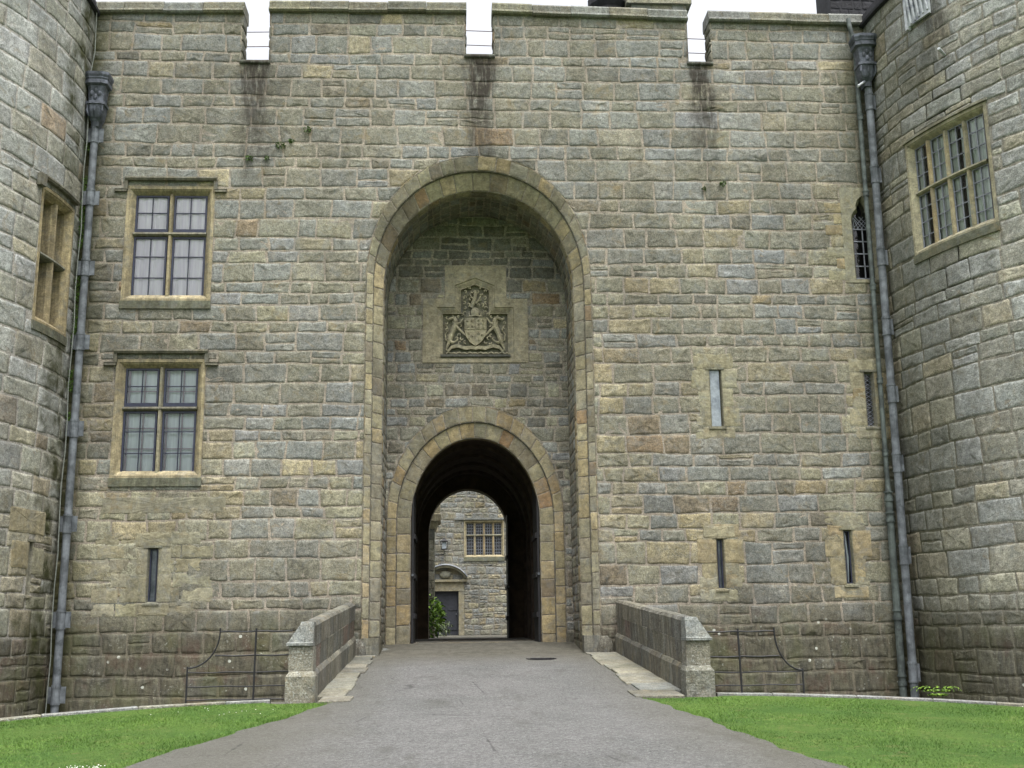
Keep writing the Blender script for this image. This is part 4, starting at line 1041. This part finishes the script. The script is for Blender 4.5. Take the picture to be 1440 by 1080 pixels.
# body of the bridge down to the ditch
mb = MB()
for sx, x in ((-1, -2.66), (1, 4.25)):
    Pq = (lambda u, z, d, x=x, sx=sx: Vector((x+sx*d, 18.6+u, z)))
    masonry(mb, Pq, 0, 8.4, Z0, .45, [], lambda u, z: pick([(1, DRK), (1, TAN)]))
mb.build('x', 'stone') if False else None
bb = MB(); bb.v = list(mb.v); bb.f = list(mb.f); bb.c = list(mb.c); bb.cc = LK(110, 102, 84)
ys = [18.6, 19, 21, 23, 25, 27, 27.3]
bb.rings([[(-2.65, y, Z0), (4.24, y, Z0), (4.24, y, zp(y)-.06), (-2.65, y, zp(y)-.06)] for y in ys], True, True, True)
struct('bridge', bb, 'stone')

# ------------------------------------------------------------------ iron fences
def fence(sx, xm, xt, xo, xi, zs, ztop, zo, zg, yy, label):
    root = thing('iron_fence', (xm, yy, zg), label, 'fence', 'curved iron fences beside the bridge')
    for i, z in enumerate(zs):
        xa = xt if i == 0 else (xt+(xo-xt)*.14 if i == 1 else xo)
        mb = MB(); n = 8; pts = [(xa+(xi-xa)*k/n, yy, z+.006*math.sin(k*1.7+i)) for k in range(n+1)]
        mb.tube(pts, .0105 if i > 1 else .013, 6); mb.build('rail', 'iron', root)
    mb = MB(); mb.tube([(xm+sx*.02, yy, zg-.2), (xm+sx*.012, yy, .9), (xm, yy, ztop+.05)], .017, 6); mb.build('post', 'iron', root)
    mb = MB(); mb.tube([(xo, yy, zg-.2), (xo, yy, zo+.03)], .016, 6); mb.build('post', 'iron', root)
    pts = [(xt, yy, ztop+.06)]
    for k in range(11):
        a = k/10*math.pi/2; pts.append((xo+(xt-xo)*(1-math.sin(a)), yy, ztop-(ztop-zo)*(1-math.cos(a))))
    pts = [(xt, yy, ztop+.06)]+[(xt+(xo-xt)*(1-math.cos(k/10*math.pi/2)), yy, ztop+(zo-ztop)*math.sin(k/10*math.pi/2)) for k in range(11)]
    mb = MB(); mb.tube(pts, .014, 6); mb.build('curved_bar', 'iron', root)
fence(-1, -3.18, -3.76, -4.26, -2.6, (1.62, 1.24, .98, .76, .555), 1.62, 1.05, .42, 19.05, 'black iron fence with curved end left of the bridge')
fence(1, 4.73, 5.34, 5.78, 4.2, (1.515, 1.11, .86, .65, .465), 1.515, .88, .36, 19.05, 'black iron fence with curved end right of the bridge')

# ------------------------------------------------------------------ ground, lawns, drive, paving, kerbs
mb = MB(); mb.quad((-500, -500, Z0-.3), (500, -500, Z0-.3), (500, 600, Z0-.3), (-500, 600, Z0-.3)); struct('ground', mb, 'terrain')
mb = MB(); mb.box(-45, 45, 3, 27.5, Z0-.25, -.32); struct('ditch', mb, 'soil')
mb = MB(); mb.box(-14, 16, 40.0, 75, Z0-.2, 1.32); struct('courtyard', mb, 'road')
def lawn(side):
    mb = MB(); xs = []
    if side < 0: xs = [-40, -30, -22, -16, -13, -11, -9.5]+[-8.5+i*.25 for i in range(29)]
    else: xs = [2.9+i*.25 for i in range(30)]+[11, 13, 16, 22, 30, 40]
    ny = 70; rows = []
    for j in range(ny+1):
        t = j/ny
        row = []
        for x in xs:
            ye = min(kerb_y(x), 18.95)
            if -2.9 < x < -1.6 or 2.9 < x < 4.3: ye = 18.62
            y = -14+(ye+14)*(t**.7); row.append(mb.V((x, y, zl(x, y))))
        rows.append(row)
    for a, b in zip(rows, rows[1:]):
        for i in range(len(xs)-1): mb.F(a[i], a[i+1], b[i+1], b[i])
    lo = [mb.V((x, mb.v[rows[-1][i]][1], Z0)) for i, x in enumerate(xs)]
    for i in range(len(xs)-1): mb.F(rows[-1][i], rows[-1][i+1], lo[i+1], lo[i])
    o = struct('lawn', mb, 'lawn', smooth=False); return o
lawn(-1); lawn(1)
# subgrade under the drive joins the two lawns
mb = MB(); rr_ = random.Random(3); ys = [-14+i*.22 for i in range(int((29.15+14)/.22)+2)]; L_, R2 = [], []
def wob(y, s): return .035*math.sin(y*3.1+s)+.025*math.sin(y*7.7+s*2)+rr_.uniform(-.02, .02)
for y in ys:
    if y < 19.1: xa, xb = ed(EDL, y)+wob(y, 1), ed(EDR, y)+wob(y, 4)
    elif y < 26.9: xa, xb = -1.78+.012*math.sin(y*4), 3.12
    else: xa, xb = -1.9, 3.3
    row = []
    for i in range(17):
        t = i/16; x = xa+(xb-xa)*t; row.append(mb.V((x, y, zp(y)+.018+.03*(1-(2*t-1)**2)*(1 if y < 19 else .3)+(zl(x, y)-zp(min(y, 19)) if y < 19 else 0))))
    L_.append(row)
for a, b in zip(L_, L_[1:]):
    for i in range(16): mb.F(a[i], a[i+1], b[i+1], b[i])
struct('road', mb, 'road', smooth=True)
# cobbled threshold and passage floor
mb = MB(); mb.cc = LK(110, 106, 96)
PF = lambda u, v, d: Vector((u, v, zp(v)+.012+d))
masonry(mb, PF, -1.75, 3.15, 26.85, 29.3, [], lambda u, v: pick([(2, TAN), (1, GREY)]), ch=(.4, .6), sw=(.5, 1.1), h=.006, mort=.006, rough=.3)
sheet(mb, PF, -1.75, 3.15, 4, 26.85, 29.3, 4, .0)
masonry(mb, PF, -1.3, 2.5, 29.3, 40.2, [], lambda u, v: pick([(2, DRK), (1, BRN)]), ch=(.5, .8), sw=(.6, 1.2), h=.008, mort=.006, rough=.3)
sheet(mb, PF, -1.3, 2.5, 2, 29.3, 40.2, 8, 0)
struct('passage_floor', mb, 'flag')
# flagstone walks inside the parapets
mb = MB()
for x0, x1 in ((-2.22, -1.76), (3.1, 3.8)):
    y = 18.45
    while y < 26.8:
        l = rnd.uniform(.55, 1.05); y2 = min(y+l, 26.85); c = pick([(3, TAN), (1, GREY), (1, DRK)]); j = rnd.uniform(-.004, .004); e = rnd.uniform(-.05, .05)
        xa, xb = (x0, x1+e) if x0 < 0 else (x0+e, x1)
        if y < 19: xa, xb = (x0+.12, x1+.16) if x0 < 0 else (x0-.2, x1-.12)
        mb.cc = c; g = .008
        rs = []
        for z, k in ((-.06, 0), (.035, 0), (.045, .012)): rs.append([(xa+k, y+g+k, zp(y)+z+j), (xb-k, y+g+k, zp(y)+z+j), (xb-k, y2-g-k, zp(y2)+z+j), (xa+k, y2-g-k, zp(y2)+z+j)])
        mb.rings(rs, True, False, True); y = y2
struct('pavement', mb, 'flag')
def kerb(K, sgn):
    mb = MB(); pts = []
    for (a, ya), (b, yb) in zip(K, K[1:]):
        n = max(1, int(math.hypot(b-a, yb-ya)/.9))
        for i in range(n): pts.append((a+(b-a)*i/n, ya+(yb-ya)*i/n))
    pts.append(K[-1])
    for (xa, ya), (xb, yb) in zip(pts, pts[1:]):
        mb.cc = pick([(2, GREY), (1, TAN)]); l = math.hypot(xb-xa, yb-ya); tx, ty = (xb-xa)/l, (yb-ya)/l; nx, ny = -ty, tx; g = .006
        rs = []
        for t, (x, y) in ((g, (xa, ya)), (-g, (xb, yb))):
            x += tx*t; y += ty*t; z = zl(x, y)
            rs.append([(x+nx*o, y+ny*o, z+h_) for o, h_ in ((-.005, -.3), (-.005, .03), (.01, .042), (.24, .04), (.26, .025), (.26, -.3))])
        mb.rings(rs, True, True, True)
    struct('kerb', mb, 'capping')
kerb([k for k in KERB], -1); kerb([k for k in KERBR], 1)
mh = MB(); mh.lathe(1.95, 25.6, [(.34, zp(25.6)+.0), (.34, zp(25.6)+.038), (.3, zp(25.6)+.036), (.3, zp(25.6)+.03)], 20)
for i in range(5): mh.box(1.72, 2.18, 25.42+i*.09, 25.45+i*.09, zp(25.6)+.028, zp(25.6)+.04)
tag(mh.build('drain_cover', 'iron'), 'dark round iron drain cover in the drive before the gate', 'drain cover')

# ------------------------------------------------------------------ grass, daisies, weeds
gr = random.Random(7)
def blades(side, n):
    mb = MB()
    k = 0
    while k < n:
        y = 9.2+gr.random()**.75*9.8; x = gr.uniform(-9.2, -1.5) if side < 0 else gr.uniform(2.8, 11.5)
        if y > kerb_y(x)-.02: continue
        e = ed(EDL if side < 0 else EDR, y)
        if side < 0 and (x > e+.05 or (x > -2.95 and y > 18.55)): continue
        if side > 0 and (x < e-.05 or (x < 4.55 and y > 18.55)): continue
        k += 1; z = zl(x, y); edge = abs(x-e) < .16
        t = min(1, max(0, .45+.22*math.sin(x*1.3+.6*y)*math.sin(y*1.1+x*.4+1)+.15*math.sin(x*4.1-y*2.3)+gr.uniform(-.35, .35))); mb.cc = (t, t, t, 1); h = gr.uniform(.008, .028)*(1.6 if edge else 1)*(.8+.5*math.sin(x*2.1+y)*math.sin(y*1.7-x)); a = gr.uniform(0, 6.28); w_ = gr.uniform(.003, .006); lx, ly = gr.uniform(-.025, .025), gr.uniform(-.025, .025)
        mb.F(mb.V((x-w_*math.cos(a), y-w_*math.sin(a), z-.004)), mb.V((x+w_*math.cos(a), y+w_*math.sin(a), z-.004)), mb.V((x+lx, y+ly, z+h)))
    o = mb.build('grass', 'blade'); o['kind'] = 'stuff'
blades(-1, 80000); blades(1, 80000)
def daisies(x0, y0, sx, sy, n, label):
    root = thing('daisy_patch', (x0, y0, zl(x0, y0)), label, 'flowers')
    mb = MB()
    for i in range(n):
        x, y = gr.gauss(x0, sx), gr.gauss(y0, sy); z = zl(x, y)+.045; r = gr.uniform(.005, .009)
        mb.ball((x, y, z), (r, r, r*.45), 6, 3)
    mb.build('blossom', 'petal', root)
daisies(-3.75, 12.2, .14, .1, 34, 'cluster of white daisies in the lawn at the lower left'); daisies(9.0, 17.0, .25, .12, 30, 'white daisies in the lawn near the right kerb')
daisies(-2.95+-.35, 17.3, .4, .3, 14, 'few scattered daisies in the lawn in front of the left fence')
def leafblob(name, c, r, n, size, mat, parent, seed, mn=None, droop=0):
    r_ = random.Random(seed); mb = MB()
    for i in range(n):
        while True:
            v = Vector((r_.uniform(-1, 1), r_.uniform(-1, 1), r_.uniform(-1, 1)))
            if .35 < v.length < 1 and (math.sin(v.x*5+seed)+math.sin(v.y*6)+math.sin(v.z*5+1)) > -1.3: break
        p = Vector(c)+Vector((v.x*r[0], v.y*r[1], v.z*r[2])); t = r_.random(); mb.cc = (t, t, t, 1)
        d = (v+Vector((r_.uniform(-.8, .8), r_.uniform(-.8, .8), r_.uniform(-.6, .8)))).normalized(); s = d.cross(Vector((r_.uniform(-1, 1), r_.uniform(-1, 1), 1))).normalized()
        L = size*r_.uniform(.6, 1.3); q = p+d*L*.5+Vector((0, 0, L*.1))
        ids = [mb.V(p), mb.V(q+s*L*.3), mb.V(p+d*L+Vector((0, 0, -L*.2))), mb.V(q-s*L*.3)]; mb.F(*ids)
    return mb.build(name, mat, parent)
wd = [(432, 182, .1), (394, 204, .12), (350, 222, .1), (409, 198, .05), (375, 222, .05), (1016, 258, .08), (990, 265, .05)]
def at(px, py, D):
    a_ = (px-720)/1595; b_ = (540-py)/1595; a = a_*math.cos(ROLL)+b_*math.sin(ROLL); b = -a_*math.sin(ROLL)+b_*math.cos(ROLL)
    f_ = math.cos(PITCH)-b*math.sin(PITCH); u_ = math.sin(PITCH)+b*math.cos(PITCH)
    x = a*math.cos(YAW)+f_*math.sin(YAW); y = -a*math.sin(YAW)+f_*math.cos(YAW); return (x*D/y, D, EYE+u_*D/y)
for i, (px, py, r) in enumerate(wd):
    p = at(px, py, 26.95)
    side = 'left of the arch' if px < 600 else 'right of the arch'
    t = thing('wall_weed', p, 'small green weed rooted in a joint high on the wall '+side, 'weed', 'weeds growing in the upper wall joints '+side)
    leafblob('leaves', p, (r*.9, r*.4, r*.6), int(80*r/.1), .05, 'weed', t, i)
    q = MB(); q.tube([p, (p[0], p[1]+.1, p[2]-.03)], .008, 5); q.build('stem', 'twig', t)
# moss and small growth in the damp corner beside the left pipe
t = thing('ivy_growth', (-9.0, 26.8, Z0), 'mossy green growth down the damp corner behind the left drainpipe', 'climbing plant')
mb = MB(); r_ = random.Random(5)
for i in range(2600):
    z = r_.uniform(6.5, 13.6); 
    if math.sin(z*2.3)+math.sin(z*5.1+1) < -.6: continue
    x = -9.03+r_.gauss(0, .05); y = 26.9+r_.uniform(-.12, .04); g = r_.random(); mb.cc = (g, g, g, 1); s = r_.uniform(.015, .04); a = r_.uniform(0, 6)
    p = Vector((x, y, z)); d = Vector((math.cos(a), -abs(math.sin(a)), r_.uniform(-.6, .4)))*s; e = Vector((0, 0, s*.6))
    mb.F(mb.V(p), mb.V(p+d+e), mb.V(p+d*1.6), mb.V(p+d-e))
mb.build('leaves', 'weed', t)
fz = thing('fern', (10.95, 24.9, Z0), 'bright green fern growing in the ditch at the foot of the right tower', 'fern')
p0 = Vector(at(1322, 1000, 24.4)); p0.z = -.32; fz.location = p0; mb = MB()
for i in range(13):
    a = i/13*6.28+.3; L = rnd.uniform(.42, .66); base = p0-Vector((0, 0, .02))
    pts = [base+Vector((math.cos(a)*L*t, math.sin(a)*L*t*.8, .1+1.1*t-.68*t*t*t)) for t in [k/9 for k in range(10)]]
    for k in range(1, 10):
        d = (pts[k]-pts[k-1]).normalized(); s = d.cross(Vector((0, 0, 1))).normalized(); w_ = .11*(1-k/10.5)
        for sg in (-1, 1):
            g = rnd.random(); mb.cc = (g, g, g, 1)
            mb.F(mb.V(pts[k-1]), mb.V(pts[k-1]+d*.05+s*sg*w_-Vector((0, 0, .015))), mb.V(pts[k-1]+d*.055))
mb.build('frond', 'leaf', fz)

# ------------------------------------------------------------------ courtyard
cy = thing('courtyard_house', (0, 60, 1.33), 'rubble stone house across the courtyard with mullioned window and pedimented doorway', 'building')
PCY = lambda u, z, d=0.: Vector((u, 60-d, z))
CW = (.62, 2.72, 5.3, 7.22); CD = (-1.06, .33, 1.33, 3.58)
mb = MB(); masonry(mb, PCY, -7, 8, 1.3, 11, [rect(*CW), rect(*CD)], lambda u, z: pick([(4, TAN), (4, GREY), (2, PALE), (1, OCH)]), ch=(.2, .38), sw=(.25, .75), mort=.013, wander=.05, seed=77, split=.2, rough=2.2)
mb.build('stonework', 'court', cy)
mb = MB(); sheet_cdt(mb, PCY, rect(-12, 14, 1.2, 11.5), [rect(*CW), rect(*CD)], 0); mb.build('mortar', 'court_mortar', cy)
mb = MB(); mb.rings([[(-12, 59.7, 11.4), (-12, 59.7, 11.5), (-12, 65, 14.5), (-12, 65, 14.3)], [(14, 59.7, 11.4), (14, 59.7, 11.5), (14, 65, 14.5), (14, 65, 14.3)]], True, True, True); mb.build('roof', 'lead_dark', cy)
window(PCY, CW, 4, 6.45, cy, sur=.14, hood=None, cols=3, rows=(4, 6), inner=None, mw=.13, deep=.2, sash='came', label='four-light mullioned window with dark leaded glass', mat='dress')
q = MB(); q.cc = GREY[0]; q.pbox(PCY, CW[0]-.5, CW[1]+.2, CW[3]+.05, CW[3]+.15, -.02, .1); q.build('window_head', 'dress', cy)
q = MB(); q.pbox(PCY, CD[0], CD[1], CD[2], CD[3], -.25, -.18)
for x in (-.9, -.25):
    for z in (1.6, 2.6): q.pbox(PCY, x, x+.5, z, z+.75, -.18, -.15)
dr = q.build('door', 'doorblue', cy)
q = MB(); q.ball(PCY(.2, 2.4, -.12), .035); q.build('handle', 'lead', dr)
q = MB(); q.cc = OCH[4]
q.pbox(PCY, .33, .62, 1.33, 3.58, -.2, .06); q.pbox(PCY, -1.4, -1.06, 1.33, 3.58, -.2, .06); q.pbox(PCY, -1.4, .62, 3.58, 4.05, -.2, .08)
q.pbox(PCY, -1.5, .78, 4.05, 4.17, -.02, .22); ds = q.build('door_surround', 'dress', cy)
q = MB(); q.cc = PALE[0]; n = 14
arc = lambda t, r, o=0: (-.36+r*1.32*math.sin((t-.5)*2.0), 4.16+o+r*.62*(math.cos((t-.5)*2.0)-math.cos(1.0))/(1-math.cos(1.0)))
for i in range(n):
    a, b = i/n, (i+1)/n
    q.rings([[PCY(*arc(t, 1.0), .02), PCY(*arc(t, 1.0), .3), PCY(*arc(t, 1.0, .1), .34), PCY(*arc(t, 1.0, .1), .02)] for t in (a, b)], True, True, True)
q.build('pediment', 'dress', cy)
q = MB()
for i in range(n):
    a, b = i/n, (i+1)/n
    q.rings([[PCY(*arc(t, 1.03, .11), .0), PCY(*arc(t, 1.03, .11), .4), PCY(*arc(t, 1.03, .17), .4), PCY(*arc(t, 1.03, .17), .0)] for t in (a, b)], True, True, True)
q.build('pediment_flashing', 'lead_white', cy)
q = MB(); q.cc = PALE[1]; q.ball(PCY(-.36, 4.42, .05), (.3, .12, .2), 12, 6); q.build('carved_boss', 'dress', cy)
ln = thing('wall_lantern', (-.42, 59.7, 5.6), 'iron lantern on a bracket on the courtyard house wall left of its window', 'lantern')
q = MB()
for sx in (-.15, .15):
    for sy in (-.15, .15): q.tube([(-.42+sx, 59.55+sy, 5.72), (-.42+sx*1.15, 59.55+sy*1.15, 6.1)], .018, 5)
q.rings([[(-.42+a*k, 59.55+b*k, z) for a, b in ((-.2, -.2), (.2, -.2), (.2, .2), (-.2, .2))] for z, k in ((6.1, 1), (6.13, 1), (6.25, .25), (6.3, .2))], True, True, True)
q.box(-.58, -.26, 59.4, 59.7, 5.69, 5.73); q.build('lantern_frame', 'iron', ln)
q = MB(); q.box(-.53, -.31, 59.44, 59.66, 5.74, 6.08); q.build('lamp_glass', 'board', ln)
q = MB(); q.tube([(-1.2, 59.95, 5.4), (-.42, 59.55, 5.45), (-.42, 59.55, 5.7)], .025, 6); q.build('bracket', 'iron', ln)
# buttress with corbel at the left of the courtyard arch
bt = thing('stone_buttress', (-1.2, 45, 1.3), 'mossy stone pier with moulded corbel at the left side of the courtyard', 'pier')
mb = MB(); Pp = lambda u, z, d: Vector((-1.7+u, 45-d, z)); 
masonry(mb, Pp, 0, 1.0, 1.3, 5.6, [], lambda u, z: pick([(2, DRK), (2, TAN)]), ch=(.3, .45), sw=(.9, 1.0), split=0); mb.cc = LK(98, 94, 66); mb.box(-1.7, -.7, 45.01, 46.4, 1.3, 5.6)
mb.build('shaft', stone_mat('mossy_pier', .1, base=None, low=(1.5, 4.5)), bt)
mb = MB(); mb.cc = OCH[1]
mb.rings([[(-1.75, 44.95-k, z), (-.68+k, 44.95-k, z), (-.68+k, 46.4, z), (-1.75, 46.4, z)] for z, k in ((5.5, 0), (5.58, .05), (5.75, .1), (5.8, .22), (6.05, .24), (6.1, .2), (9.5, .2))], True, True, True)
mb.build('corbel', 'weathered', bt)
# shrubs
sb = thing('leafy_shrub', (-1.25, 43.6, 1.3), 'bright green leafy shrub seen through the left side of the archway', 'shrub')
leafblob('foliage', (-1.0, 43.6, 2.1), (.68, .55, .82), 1100, .17, 'leaf', sb, 3); 
q = MB(); [q.tube([(-1.2, 43.6, 1.3), (-1.2+dx, 43.6, 1.8), (-1.2+dx*2, 43.6, 2.3)], [.03, .02, .01], 5) for dx in (-.15, 0, .12, .2)]; q.build('stem', 'twig', sb)
sb = thing('low_shrub', (-.35, 50, 1.3), 'low greyish shrub right of the bright green one before the courtyard door', 'shrub')
leafblob('foliage', (-.75, 52, 1.7), (.75, .5, .42), 600, .12, 'leaf2', sb, 9)
q = MB(); q.tube([(-.75, 52, 1.3), (-.7, 52, 1.6)], .025, 5); q.build('stem', 'twig', sb)
